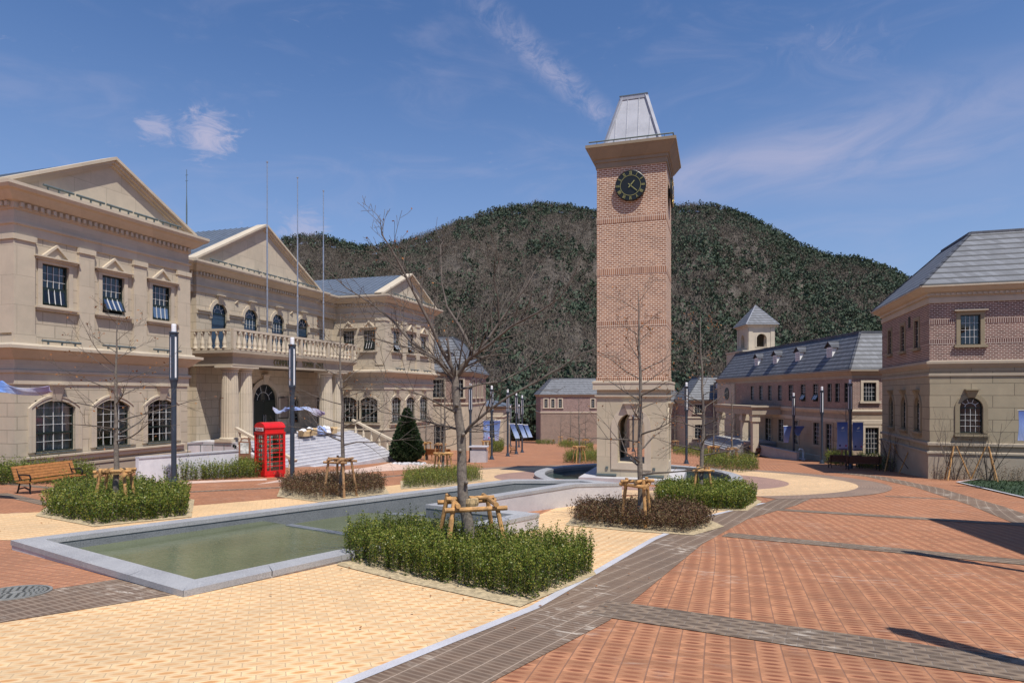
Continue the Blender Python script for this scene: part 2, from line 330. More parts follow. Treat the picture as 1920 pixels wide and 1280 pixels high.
DOORM = plain('dark_green_door', (.008, .016, .012), .35); GOLD = plain('gilt_metal', (.72, .52, .16), .3, .9); SIGNG = plain('bronze_letter_metal', (.30, .25, .12), .35, .8); BLACK = plain('black_clock_face', (.006, .008, .007), .4)
GRAN = granite('grey_granite', (.43, .425, .425), (.22, .22, .225)); GRANL = granite('pale_granite', (.55, .53, .53), (.40, .385, .39), .8); GRAND = granite('wet_dark_granite', (.23, .24, .25), (.09, .1, .11)); STEP = granite('step_granite', (.56, .55, .57), (.42, .41, .43), .7)
POLE = plain('slate_blue_lamp_paint', (.045, .06, .085), .35, .25, .15, 4); LAMPW = plain('white_lamp_panel', (.82, .82, .84), .4, 0, .03); STEEL = plain('brushed_steel', (.5, .51, .53), .35, .8)
RED = plain('red_phone_box_paint', (.60, .012, .012), .32, 0, .12, 3); PHG = glass_mat('phone_box_glass', (.55, .68, .64), .12); WHITE = plain('white_plate', (.8, .8, .78), .5)
IRON = plain('black_cast_iron', (.015, .015, .016), .4, .5); WOODO = plain('orange_varnished_wood', (.36, .155, .048), .42, 0, .25, 9); WOODD = plain('brown_weathered_wood', (.16, .075, .05), .6, 0, .25, 9); WOODS = plain('stake_pine_wood', (.43, .235, .085), .75, 0, .4, 7, .3); WOODS2 = plain('stake_grey_wood', (.33, .19, .09), .75, 0, .3, 11, .2)
BARK = plain('grey_brown_bark', (.165, .14, .115), .9, 0, .35, 18, .5); TWIG = plain('grey_twig_bark', (.105, .085, .07), .9, 0, .3, 10); SOIL = plain('sandy_planting_soil', (.42, .33, .20), .95, 0, .35, 14, .8)
BOX = leafy('boxwood_leaves', [(.028, .058, .009), (.05, .09, .012), (.085, .13, .018), (.15, .18, .028), (.25, .23, .05)], .4, .28, True)
BOXF = leafy('boxwood_leaves_yellowish', [(.045, .08, .012), (.09, .13, .02), (.16, .19, .035), (.24, .23, .06)], .45, .25, True)
AZAL = leafy('dry_azalea_leaves', [(.05, .022, .014), (.085, .04, .022), (.14, .07, .035), (.10, .085, .03), (.2, .13, .07)], .6, .1)
YEW = leafy('dark_conifer_needles', [(.010, .024, .012), (.018, .038, .016), (.030, .054, .02), (.045, .068, .026)], .55, .1)
YOUNG_LIT = leafy('lit_young_boxwood_leaves', [(.10, .15, .02), (.16, .21, .03), (.22, .25, .045), (.30, .28, .07)], .4, .3)  # young leaf hue, lightened to carry the brighter hedge tops in the colour
DRYL = leafy('dry_brown_leaves', [(.28, .11, .035), (.2, .08, .03), (.35, .16, .05)], .7, .2)
GRASS = leafy('lawn_grass_blades', [(.014, .034, .008), (.024, .048, .012), (.036, .062, .016)], .6)
PV_RED = paver('red_brick_paving', (.385, .182, .096), (.20, .070, .038), (.21, .11, .075), .25, .105, rad(2), True, .006, 1.0, .3, long_joint=True, tone=.22)
PV_RED2 = paver('red_brick_side_paving', (.39, .185, .10), (.22, .08, .046), (.3, .17, .12), .23, .105, rad(40), False, .004, .8, .12)
PV_YEL = paver('yellow_brick_paving', (.68, .485, .275), (.53, .27, .105), (.40, .29, .18), .25, .115, rad(38), False, .0035, .95, .12, (.8, .72, .6), tone=.09)
PV_DK = paver('dark_brown_paving_band', (.175, .125, .09), (.12, .075, .052), (.40, .31, .24), .25, .075, rad(-14), True, .006, .8, .9, long_joint=True)
PV_DKX = paver('dark_cross_band_paving', (.20, .148, .105), (.085, .06, .048), (.21, .17, .14), .24, .115, rad(-8), False, .006, 1.0, .6, tone=.3)
PV_PUR = paver('purple_brown_paving', (.30, .19, .155), (.25, .145, .12), (.38, .27, .22), .23, .11, 0, False, .004, .6, polar=(-4.1, 34.3, 8.0))
PV_YR = paver('yellow_ring_paving', (.62, .44, .26), (.48, .27, .13), (.36, .27, .2), .24, .115, 0, False, .004, .7, polar=(-4.1, 34.3, 9.0))
PV_DR = paver('dark_ring_paving', (.24, .17, .13), (.18, .12, .09), (.36, .27, .2), .24, .115, 0, False, .004, .7, polar=(-4.1, 34.3, 11.0))
PV_PALE = paver('pale_pink_paving', (.60, .44, .36), (.52, .35, .28), (.42, .32, .26), .24, .12, rad(5), False, .004, .5)
RAMPW = granite('white_granite', (.74, .72, .73), (.58, .56, .57), .6)
KERB = granite('kerb_granite', (.56, .55, .57), (.42, .41, .43), .8); HILLM = plain('leaf_litter_hillside', (.088, .074, .062), .95, 0, .3, .05)
# ------------------------------------------------------------------ ground sheets
def grid_sheet(name, xs, ys, mat, off=0.0):
    V = [(x, y, gz(x, y) + off) for y in ys for x in xs]; n = len(xs)
    F = [(j * n + i, j * n + i + 1, (j + 1) * n + i + 1, (j + 1) * n + i) for j in range(len(ys) - 1) for i in range(n - 1)]
    o = np_mesh(name, V, F, mat); return kind(o, 'structure')
def arr(*segs):
    r = []
    for a, b, s in segs: r += list(np.arange(a, b, s))
    return [float(q) for q in r]
xs = arr((-600, -80, 40), (-80, 60, 1.4), (60, 620, 40)); ys = arr((-300, -20, 35), (-20, 96, 1.4), (96, 160, 6), (160, 900, 60))
def hcop(t): return .09 + .06 * max(0, t - 10.0)
def Gc(px, py):
    """point on the coping line (above the ground by hcop) seen at this pixel"""
    d = pdir(px, py); t = 10.0
    for k in range(80):
        p = d * t; zt = gz(p.x, p.y) + hcop(t); t += (zt / d.z - t) * .5
    p = d * t; return Vector((p.x, p.y, gz(p.x, p.y) + hcop(t)))
def inset_poly(P, w):
    n = len(P); R = []
    for i in range(n):
        a, b, c = P[i - 1], P[i], P[(i + 1) % n]
        d1 = Vector((b.x - a.x, b.y - a.y)).normalized(); d2 = Vector((c.x - b.x, c.y - b.y)).normalized()
        n1 = Vector((-d1.y, d1.x)); n2 = Vector((-d2.y, d2.x)); m = n1 + n2; k = w / max(.25, (1 + n1.dot(n2))); R.append(Vector((b.x + m.x * k, b.y + m.y * k, b.z)))
    return R
pool_out = [Gc(22, 1012), Gc(345, 1106), Gc(640, 1040), Gc(1010, 962), Gc(842, 944), Gc(1079, 907), Gc(1166, 905), Gc(1090, 898), Gc(955, 898)]
area = sum(pool_out[i].x * pool_out[(i + 1) % 9].y - pool_out[(i + 1) % 9].x * pool_out[i].y for i in range(9))
if area < 0: pool_out = pool_out[::-1]
def ground():
    P = pool_out; px0, px1 = min(p.x for p in P), max(p.x for p in P); py0, py1 = min(p.y for p in P), max(p.y for p in P)
    i0 = max(i for i, x in enumerate(xs) if x < px0 - .3); i1 = min(i for i, x in enumerate(xs) if x > px1 + .3); j0 = max(j for j, y in enumerate(ys) if y < py0 - .3); j1 = min(j for j, y in enumerate(ys) if y > py1 + .3)
    V = [(x, y, gz(x, y)) for y in ys for x in xs]; n = len(xs)
    F = [(j * n + i, j * n + i + 1, (j + 1) * n + i + 1, (j + 1) * n + i) for j in range(len(ys) - 1) for i in range(n - 1) if not (i0 <= i < i1 and j0 <= j < j1)]
    bm = bmesh.new(); vs = [bm.verts.new(v) for v in V]; [bm.faces.new([vs[k] for k in f]) for f in F]
    b2 = bmesh.new(); R = [(xs[i], ys[j0]) for i in range(i0, i1)] + [(xs[i1], ys[j]) for j in range(j0, j1)] + [(xs[i], ys[j1]) for i in range(i1, i0, -1)] + [(xs[i0], ys[j]) for j in range(j1, j0, -1)]
    for loop in (R, [(p.x, p.y) for p in inset_poly(P, .06)]):
        q = [b2.verts.new((x, y, 0)) for x, y in loop]
        for k in range(len(q)): b2.edges.new((q[k], q[(k + 1) % len(q)]))
    bmesh.ops.triangle_fill(b2, use_beauty=True, use_dissolve=False, edges=b2.edges[:])
    for ax, c in [(0, xs[i]) for i in range(i0 + 1, i1)] + [(1, ys[j]) for j in range(j0 + 1, j1)]:
        bmesh.ops.bisect_plane(b2, geom=b2.verts[:] + b2.edges[:] + b2.faces[:], plane_co=(c, 0, 0) if ax == 0 else (0, c, 0), plane_no=(1, 0, 0) if ax == 0 else (0, 1, 0))
    for v in b2.verts: v.co.z = gz(v.co.x, v.co.y)
    for f in b2.faces:
        f.normal_update()
        if f.normal.z < 0: f.normal_flip()
    me2 = bpy.data.meshes.new('tmp'); b2.to_mesh(me2); b2.free(); bm.from_mesh(me2); bpy.data.meshes.remove(me2)
    for v in [v for v in bm.verts if not v.link_faces]: bm.verts.remove(v)
    me = bpy.data.meshes.new('ground'); bm.to_mesh(me); bm.free(); me.materials.append(PV_RED); o = bpy.data.objects.new('ground', me); COL.objects.link(o); kind(o, 'structure')
ground()
def sheet(name, pts, mat, off, px=True, step=1.5):
    P = [G(*p) if px else Vector((p[0], p[1], 0)) for p in pts]
    bm = bmesh.new(); f = bm.faces.new([bm.verts.new((p.x, p.y, 0)) for p in P]); bm.normal_update()
    if f.normal.z < 0: f.normal_flip()
    bmesh.ops.triangulate(bm, faces=bm.faces[:])
    x0, x1 = min(p.x for p in P), max(p.x for p in P); y0, y1 = min(p.y for p in P), max(p.y for p in P)
    for ax, a, b in ((0, x0, x1), (1, y0, y1)):
        k = math.floor(a / step) * step + step
        while k < b:
            co = (k, 0, 0) if ax == 0 else (0, k, 0); no = (1, 0, 0) if ax == 0 else (0, 1, 0)
            bmesh.ops.bisect_plane(bm, geom=bm.verts[:] + bm.edges[:] + bm.faces[:], plane_co=co, plane_no=no); k += step
    for v in bm.verts: v.co.z = gz(v.co.x, v.co.y) + off
    me = bpy.data.meshes.new(name); bm.to_mesh(me); bm.free(); me.materials.append(mat)
    o = bpy.data.objects.new(name, me); COL.objects.link(o); return kind(o, 'structure')
def strip(name, L, w, mat, off, px=True, side=0, n=14, z1=None):
    """a ribbon of width w along a polyline of pixels; side -1/0/1 = which way it grows"""
    P = [G(*p) if px else Vector((p[0], p[1], 0)) for p in L]
    Q = []
    for i in range(len(P) - 1):
        for k in range(n): Q.append(P[i].lerp(P[i + 1], k / n))
    Q.append(P[-1]); mb = MB(); prev = None
    for i, q in enumerate(Q):
        d = Q[min(i + 1, len(Q) - 1)] - Q[max(i - 1, 0)]; d.z = 0; d.normalize(); r = Vector((d.y, -d.x, 0))
        a = q + r * w * (side - 1) / 2; b = q + r * w * (side + 1) / 2
        row = [(a.x, a.y, gz(a.x, a.y) + off), (b.x, b.y, gz(b.x, b.y) + off)]
        if prev: mb.face([prev[0], prev[1], row[1], row[0]])
        prev = row
    return kind(mb.build(name, mat), 'structure')
def ring_sheet(name, c, r0, r1, mat, off, n=96, a0=0, a1=2 * math.pi):
    mb = MB(); k = 3; prev = None
    for i in range(n + 1):
        a = a0 + (a1 - a0) * i / n; row = []
        for j in range(k + 1):
            r = r0 + (r1 - r0) * j / k; x, y = c[0] + r * math.cos(a), c[1] + r * math.sin(a); row.append((x, y, gz(x, y) + off))
        if prev:
            for j in range(k): mb.face([prev[j], prev[j + 1], row[j + 1], row[j]])
        prev = row
    return kind(mb.build(name, mat), 'structure')
PC = (-4.1, 34.3)
kerb_px = [(560, 1318), (650, 1280), (1000, 1140), (1225, 1011), (1330, 967), (1432, 943)]
sheet('yellow_paving', [(345, 1112), (0, 1168), (-260, 1205), (-300, 1330), (560, 1318), (650, 1280), (1000, 1140), (1225, 1011), (1330, 967), (1432, 943), (1300, 922), (1080, 938), (1010, 965), (640, 1045)], PV_YEL, .004)
sheet('yellow_side_paving', [(-260, 1015), (22, 1012), (300, 985), (560, 950), (800, 925), (930, 905), (870, 893), (752, 908), (540, 933), (360, 948), (190, 955), (0, 963), (-260, 975)], PV_YEL, .004)
sheet('dark_side_band', [(-260, 1152), (0, 1120), (235, 1083), (345, 1112), (0, 1167), (-260, 1202)], PV_DK, .006)
sheet('red_side_paving', [(-320, 1034), (22, 1014), (345, 1110), (235, 1083), (0, 1120), (-320, 1160)], PV_RED2, .005)
strip('kerb_strip', kerb_px, .13, KERB, .012, side=0)
strip('dark_paving_band', kerb_px + [(1475, 928)], 1.0, PV_DK, .007, side=1)
strip('cross_band_near', [(1120, 1138), (2250, 1304)], .75, PV_DKX, .009)
strip('cross_band_middle', [(1360, 1002), (2250, 1085)], .62, PV_DKX, .009)
strip('cross_band_far', [(1450, 954.5), (2200, 1002)], .55, PV_DKX, .009)
strip('cross_band_farthest', [(1660, 930), (1790, 936)], .34, PV_DKX, .008)
strip('dark_curved_band', [(1560, 884), (1640, 893), (1740, 914), (1850, 948), (1960, 990), (2250, 1100)], .9, PV_DK, .008)
for i, q in enumerate(([(0, 925), (90, 945), (180, 955)], [(355, 922), (560, 912), (760, 890)], [(0, 905), (150, 920), (190, 940)])):
    strip('cross_band_side', q, .4, PV_DKX, .008)
ring_sheet('purple_ring_paving', PC, 4.6, 7.4, PV_PUR, .011, a0=rad(-92), a1=rad(222)); ring_sheet('yellow_ring_paving', PC, 7.4, 10.3, PV_YR, .013, a0=rad(-88), a1=rad(226)); ring_sheet('dark_ring_paving', PC, 10.3, 11.6, PV_DR, .014, a0=rad(-58), a1=rad(230))
sheet('pale_entrance_paving', [(480, 908), (536, 897), (735, 866), (790, 868), (850, 872), (700, 884), (600, 896)], PV_PALE, .006)
sheet('beige_edge_strip', [(130, 912), (275, 905), (500, 897), (500, 900), (275, 910), (130, 917)], PV_PALE, .009)
lawn_px = [(1797, 905), (1925, 889), (2300, 865), (2300, 990), (1925, 934)]
lw = sheet('lawn_ground', lawn_px, plain('lawn_soil', (.016, .04, .014), .9, 0, .3, 4), .02)
strip('lawn_kerb', [(1925, 935), (1795, 904.5), (1925, 888)], .13, KERB, .05, n=10)
rng = np.random.default_rng(5)
def ypts(Y, pxs):
    return [Vector((pdir(x, 800).x / pdir(x, 800).y * Y, Y, gz(pdir(x, 800).x / pdir(x, 800).y * Y, Y))) for x in pxs]
def pts_in_poly(P, n, rng):
    P = np.asarray([(p[0], p[1]) for p in P]); lo, hi = P.min(0), P.max(0); out = []
    while len(out) < n:
        q = rng.uniform(lo, hi, (n * 2, 2)); inside = np.zeros(len(q), bool); j = len(P) - 1
        for i in range(len(P)):
            c = ((P[i, 1] > q[:, 1]) != (P[j, 1] > q[:, 1])) & (q[:, 0] < (P[j, 0] - P[i, 0]) * (q[:, 1] - P[i, 1]) / (P[j, 1] - P[i, 1] + 1e-9) + P[i, 0]); inside ^= c; j = i
        out += list(q[inside])
    return np.array(out[:n])
gzv = np.vectorize(gz)
def grass():
    P = [G(*p) for p in lawn_px]; q = pts_in_poly(P, 16000, rng); z = gzv(q[:, 0], q[:, 1]) + .02; n = len(q)
    a = rng.uniform(0, 6.28, n); w = .02; h = rng.uniform(.04, .09, n); d = np.c_[np.cos(a), np.sin(a)] * w
    b = np.c_[q, z]; V = np.stack([b + np.c_[d, np.zeros(n)], b - np.c_[d, np.zeros(n)], b + np.c_[d[:, ::-1] * rng.uniform(-2, 2, (n, 1)), h]], 1).reshape(-1, 3)
    kind(np_mesh('lawn_grass', V, np.arange(3 * n).reshape(-1, 3), GRASS, None, 3), 'stuff')
grass()
# ------------------------------------------------------------------ long stepped pool
def pool():
    P = pool_out; n = len(P); c = sum(P, Vector()) / n
    r = root('water_pool', 'long stepped granite pool with greenish water beside the yellow paving', 'pool', (c.x, c.y, gz(c.x, c.y)), wc=True)
    I = inset_poly(P, .34); cp = MB(); wl = MB(); inn = MB(); D = Vector((0, 0, 1))
    for i in range(n):
        j = (i + 1) % n; a, b, ia, ib = P[i], P[j], I[i], I[j]
        k = max(1, int((b - a).length / 1.15))
        for q in range(k):      # coping slabs with fine joints
            f0, f1 = q / k, (q + 1) / k; gap = .004 / max((b - a).length, .1)
            f0 += gap if q else 0; f1 -= gap if q < k - 1 else 0
            o0, o1, i0, i1 = a.lerp(b, f0), a.lerp(b, f1), ia.lerp(ib, f0), ia.lerp(ib, f1)
            ou = ((o0 - i0)); ou.z = 0; ou = ou.normalized() * .02
            cp.hexa([o0 - D * .085 + ou, o1 - D * .085 + ou, i1 - D * .085 - ou, i0 - D * .085 - ou], [o0 + ou, o1 + ou, i1 - ou, i0 - ou])
        def low(p, dz): return Vector((p.x, p.y, gz(p.x, p.y) - dz))
        wl.face([low(a, .3), low(b, .3), b - D * .08, a - D * .08]); inn.face([ib - D * .08, ia - D * .08, low(ia, .7), low(ib, .7)][::-1])
    cp.build('coping', GRAN, r); wl.build('outer_wall', GRANL, r); inn.build('inner_wall', GRAND, r)
    # weirs split the pool into three levels
    w1a, w1b = Gc(547, 968), Gc(700, 994); w2a, w2b = Gc(735, 938), Gc(842, 944)
    def tt(p): return p.x * FW.x + p.y * FW.y
    zw = lambda p: gz(p.x, p.y); L = [zw(w1a) + .13, zw(w2a) + .12, zw(Gc(1090, 898)) + .28]
    def water(z, poly, nm):
        mb = MB(); mb.face([(p.x, p.y, z) for p in poly]); return mb.build(nm, WATER, r)
    Iin = I
    # half-plane clip of the inner outline
    def clip(poly, p, q, keep):
        out = []; d = Vector((q.x - p.x, q.y - p.y))
        def sd(v): return (d.x * (v.y - p.y) - d.y * (v.x - p.x)) * keep
        for i in range(len(poly)):
            a, b = poly[i], poly[(i + 1) % len(poly)]; sa, sb = sd(a), sd(b)
            if sa >= 0: out.append(a)
            if sa * sb < 0: out.append(a.lerp(b, sa / (sa - sb)))
        return out
    near = clip(Iin, w1a, w1b, -1); far = clip(Iin, w1a, w1b, 1); mid = clip(far, w2a, w2b, -1); last = clip(far, w2a, w2b, 1)
    water(L[0], near, 'water_surface'); water(L[1], mid, 'water_surface'); water(L[2], last, 'water_surface')
    for (a, b, z, z0) in ((w1a, w1b, L[0] + .015, L[1] - .3), (w2a, w2b, L[1] + .015, L[2] - .3)):
        d = (b - a).normalized(); a = a - d * .1; m = MB(); m.beam((a.x, a.y, (z + z0) / 2), (b.x, b.y, (z + z0) / 2), .16, z - z0); m.build('weir', GRAND, r)
    bot = MB(); bot.face([(p.x, p.y, gz(p.x, p.y) - .65) for p in P]); bot.build('basin_floor', GRAND, r)
    q = onXYZ = Gc(968, 914); f = MB()
    f.lathe((q.x, q.y, L[2] - .2), [(.03, 0), (.03, .24), (.17, .25), (.17, .31), (.03, .33)], 12); o = f.build('fountain_nozzle', STEEL, r)
WATER = water_mat('greenish_pool_water', (.115, .13, .068)); WATERD = water_mat('dark_pond_water', (.03, .048, .042))
pool()
# ------------------------------------------------------------------ round pond and clock tower
def pond():
    zc = -4.19; zg = gz(*PC)
    r = root('round_pond', 'round granite pond ring with dark water around the clock tower', 'pond', (PC[0], PC[1], zg), wc=True)
    cp = MB(); n = 72; R0, R1 = 4.75, 5.3
    for i in range(n):
        if i % 3 == 0: e0 = .0012
        else: e0 = 0
        a0, a1 = 2 * math.pi * i / n + e0, 2 * math.pi * (i + 1) / n
        def pt(rr, a, z): return (PC[0] + rr * math.cos(a), PC[1] + rr * math.sin(a), z)
        cp.hexa([pt(R0, a0, zc - .12), pt(R1, a0, zc - .12), pt(R1, a1, zc - .12), pt(R0, a1, zc - .12)], [pt(R0, a0, zc), pt(R1, a0, zc), pt(R1, a1, zc), pt(R0, a1, zc)])
    cp.build('coping', GRAN, r)
    w = MB(); ow = [[(PC[0] + (R1 - .05) * math.cos(2 * math.pi * i / 72), PC[1] + (R1 - .05) * math.sin(2 * math.pi * i / 72), z) for i in range(72)] for z in (zc - 1.6, zc - .121)]; [w.face([ow[0][i], ow[0][(i + 1) % 72], ow[1][(i + 1) % 72], ow[1][i]]) for i in range(72)]; w.build('outer_wall', GRANL, r)
    w = MB()
    for i in range(72):
        a0, a1 = 2 * math.pi * i / 72, 2 * math.pi * (i + 1) / 72; c, s, c1, s1 = math.cos(a0), math.sin(a0), math.cos(a1), math.sin(a1)
        w.face([(PC[0] + R0 * c1 + .02 * c1, PC[1] + R0 * s1, zc - .06), (PC[0] + R0 * c, PC[1] + R0 * s, zc - .06), (PC[0] + R0 * c, PC[1] + R0 * s, zc - .9), (PC[0] + R0 * c1, PC[1] + R0 * s1, zc - .9)])
    w.build('inner_wall', GRAND, r)
    w = MB(); w.face([(PC[0] + (R0 + .1) * math.cos(2 * math.pi * i / 72), PC[1] + (R0 + .1) * math.sin(2 * math.pi * i / 72), zc - .26) for i in range(72)]); w.build('water_surface', WATERD, r)
pond()
def arch_pts(a, b, z0, zs, rise, n=12, seg=False):
    """outline of an opening, counter-clockwise from bottom left"""
    P = [(a, z0), (b, z0), (b, zs)]; m, h = (a + b) / 2, (b - a) / 2
    if rise:
        for i in range(1, n):
            u = math.cos(math.pi * i / n); P.append((m + h * u, zs + rise * ((1 - u * u) if seg else math.sqrt(max(0, 1 - u * u)))))
    P.append((a, zs)); return P
class FR:
    """facade frame: s along the wall (left to right seen from outside), n outwards, z up"""
    def __init__(f, o, N): f.o = Vector((o[0], o[1], 0)); f.N = Vector((N[0], N[1], 0)); f.S = Vector((-N[1], N[0], 0))
    def p(f, s, n, z): q = f.o + f.S * s + f.N * n; return Vector((q.x, q.y, z))
    def M(f): return Matrix(((f.S.x, f.N.x, 0, f.o.x), (f.S.y, f.N.y, 0, f.o.y), (0, 0, 1, 0), (0, 0, 0, 1)))
def wall_holes(mb, fr, s0, s1, z0, z1, holes, depth=.22, n0=0.0):
    """holes: (a,b,zb,zs,rise,seg)"""
    cuts = sorted({s0, s1, *[h[0] for h in holes], *[h[1] for h in holes]})
    for a, b in zip(cuts, cuts[1:]):
        hs = sorted([h for h in holes if h[0] <= a + 1e-6 and h[1] >= b - 1e-6], key=lambda h: h[2]); z = z0
        for h in hs:
            if h[2] > z + 1e-6: mb.face([fr.p(a, n0, z), fr.p(b, n0, z), fr.p(b, n0, h[2]), fr.p(a, n0, h[2])])
            top = h[3] + h[4]
            if h[4]:
                arc = arch_pts(h[0], h[1], h[2], h[3], h[4], 14, h[5])[2:]
                for (u0, w0), (u1, w1) in zip(arc, arc[1:]): mb.face([fr.p(u1, n0, w1), fr.p(u0, n0, w0), fr.p(u0, n0, top), fr.p(u1, n0, top)])
            z = top
        if z1 > z + 1e-6: mb.face([fr.p(a, n0, z), fr.p(b, n0, z), fr.p(b, n0, z1), fr.p(a, n0, z1)])
    for h in holes:
        P = arch_pts(h[0], h[1], h[2], h[3], h[4], 14, h[5])
        for i in range(len(P)):
            (a, b), (c, d) = P[i], P[(i + 1) % len(P)]; mb.face([fr.p(a, n0, b), fr.p(a, n0 - depth, b), fr.p(c, n0 - depth, d), fr.p(c, n0, d)])
def ring(mb, fr, O, I, n0, n1):
    k = len(O)
    for i in range(k):
        j = (i + 1) % k
        mb.face([fr.p(O[i][0], n1, O[i][1]), fr.p(O[j][0], n1, O[j][1]), fr.p(I[j][0], n1, I[j][1]), fr.p(I[i][0], n1, I[i][1])])
        mb.face([fr.p(O[i][0], n0, O[i][1]), fr.p(O[j][0], n0, O[j][1]), fr.p(O[j][0], n1, O[j][1]), fr.p(O[i][0], n1, O[i][1])])
        mb.face([fr.p(I[j][0], n0, I[j][1]), fr.p(I[i][0], n0, I[i][1]), fr.p(I[i][0], n1, I[i][1]), fr.p(I[j][0], n1, I[j][1])])
def fbox(mb, fr, s0, s1, n0, n1, z0, z1):
    T = mb.T; mb.T = fr.M() if T is None else T @ fr.M(); mb.box(s0, s1, n0, n1, z0, z1); mb.T = T
def window(fr, par, h, n=-.14, cols=4, rows=3, rail=None, rows2=2, glass=None, fan=False, sash=False, curtain=False, surround=None, name='window', simple=False, bar=.017, fw=.07):
    a, b, z0, zs, rise, seg = h; w = root2(par); e = fw
    mb = MB(); O = arch_pts(a, b, z0, zs, rise, 14, seg); I = arch_pts(a + e, b - e, z0 + e, zs - (0 if rise else e), max(0, rise - e) if rise else 0, 14, seg)
    ring(mb, fr, O, I, n - .03, n + .03)
    zr = z0 + (zs - z0) * rail if rail else z0
    if rail: fbox(mb, fr, a + e, b - e, n - .028, n + .034, zr - .045, zr + .045)
    if fan: fbox(mb, fr, a + e, b - e, n - .028, n + .034, zs - .04, zs + .04)
    f = mb.build(name, FRAME, par)
    g = MB(); t = bar; top = zs if (rise and fan) else zs + rise * (.75 if seg else .55)
    for i in range(1, cols):
        u = a + e + (b - a - 2 * e) * i / cols; m_, h_ = (a + b) / 2, (b - a) / 2 - e; q = (u - m_) / h_
        zt = zs + ((rise - e) * ((1 - q * q) if seg else math.sqrt(1 - q * q)) if rise and not fan else 0) - (0 if rise else e)
        fbox(g, fr, u - t / 2, u + t / 2, n - .012, n + .018, (zr + .045 if (sash or rail and rows2 == 0) else z0 + e), zt)
    nr = rows
    zt = (zs if (rise and not fan) else zs - e)
    for i in range(1, nr + (1 if rise and not fan else 0)):
        z = (zr if rail else z0 + e) + (zt - (zr if rail else z0 + e)) * i / nr; fbox(g, fr, a + e, b - e, n - .010, n + .016, z - t / 2, z + t / 2)
    if rail and not sash:
        for i in range(1, rows2): z = z0 + e + (zr - z0 - e) * i / rows2; fbox(g, fr, a + e, b - e, n - .010, n + .016, z - t / 2, z + t / 2)
    if fan:
        m_, h_ = (a + b) / 2, (b - a) / 2 - e; k = 10
        for i in range(k):
            t0, t1 = math.pi * i / k, math.pi * (i + 1) / k; r_ = h_ * .55; rz = (rise - e) * .55
            g.beam(fr.p(m_ + r_ * math.cos(t0), n, zs + rz * math.sin(t0)), fr.p(m_ + r_ * math.cos(t1), n, zs + rz * math.sin(t1)), .03, t, fr.N)
        for i in range(1, 5):
            t0 = math.pi * i / 5; g.beam(fr.p(m_ + h_ * .55 * math.cos(t0), n, zs + (rise - e) * .55 * math.sin(t0)), fr.p(m_ + h_ * math.cos(t0), n, zs + (rise - e) * math.sin(t0)), .03, t, fr.N)
    if g.f: g.build('glazing_bars', BARW, f)
    pn = MB()
    if sash: pn.face([fr.p(u, n - .02, z) for u, z in ((a + e, zr), (b - e, zr), (b - e, zs), (a + e, zs))])
    else: pn.face([fr.p(u, n - .02, z) for u, z in I])
    pn.build('pane', glass or GLASS, f)
    if sash:   # bottom-hung light tilted out
        H = zr - .05 - z0 - e; ang = rad(sash); s = MB(); oo = []
        def q(u, v, off=0): return fr.p(u, n + .03 + v * math.sin(ang) + off * math.cos(ang), zr - .05 - v * math.cos(ang) + off * math.sin(ang))
        for (u0, u1, v0, v1) in ((a + e, a + e + .06, 0, H), (b - e - .06, b - e, 0, H), (a + e + .06, b - e - .06, 0, .06), (a + e + .06, b - e - .06, H - .06, H)):
            s.hexa([q(u0, v0), q(u1, v0), q(u1, v1), q(u0, v1)], [q(u0, v0, .04), q(u1, v0, .04), q(u1, v1, .04), q(u0, v1, .04)])
        s.build('open_sash', FRAME, f)
        s = MB()
        for i in range(1, cols): u = a + e + (b - a - 2 * e) * i / cols; s.hexa([q(u - .012, 0, .01), q(u + .012, 0, .01), q(u + .012, H, .01), q(u - .012, H, .01)], [q(u - .012, 0, .05), q(u + .012, 0, .05), q(u + .012, H, .05), q(u - .012, H, .05)])
        s.build('sash_bars', BARW, f); s = MB(); s.face([q(a + e, 0, .02), q(b - e, 0, .02), q(b - e, H, .02), q(a + e, H, .02)]); s.build('sash_pane', SASHG, f)
    if curtain:
        c = MB(); k = 22; u0, u1, v0, v1 = curtain; prev = None
        for i in range(k + 1):
            u = a + (b - a) * (u0 + (u1 - u0) * i / k); d = n - .16 - .05 * math.sin(i * 1.9) - .03 * math.sin(i * .7); row = (fr.p(u, d, z0 + (zs + rise - z0) * v0), fr.p(u, d, z0 + (zs + rise - z0) * v1))
            if prev: c.face([prev[0], row[0], row[1], prev[1]])
            prev = row
        c.build('curtain', CURT, f)
    return f
def root2(p): return p
def roman(mb, s, cx, cy, size, fn, rot=0):
    """stroke a roman numeral"""
    w = {'I': .3, 'V': .75, 'X': .75}; tot = sum(w[c] for c in s); x = -tot / 2; t = size * .11
    for c in s:
        L = {'I': [((.15, -.5), (.15, .5))], 'V': [((0.05, .5), (.37, -.5)), ((.7, .5), (.37, -.5))], 'X': [((.05, .5), (.7, -.5)), ((.7, .5), (.05, -.5))]}[c]
        for (a, b), (d, e) in L: mb.beam(fn(cx + (x + a) * size * .62, cy + b * size), fn(cx + (x + d) * size * .62, cy + e * size), t, .02, fn.N)
        x += w[c]
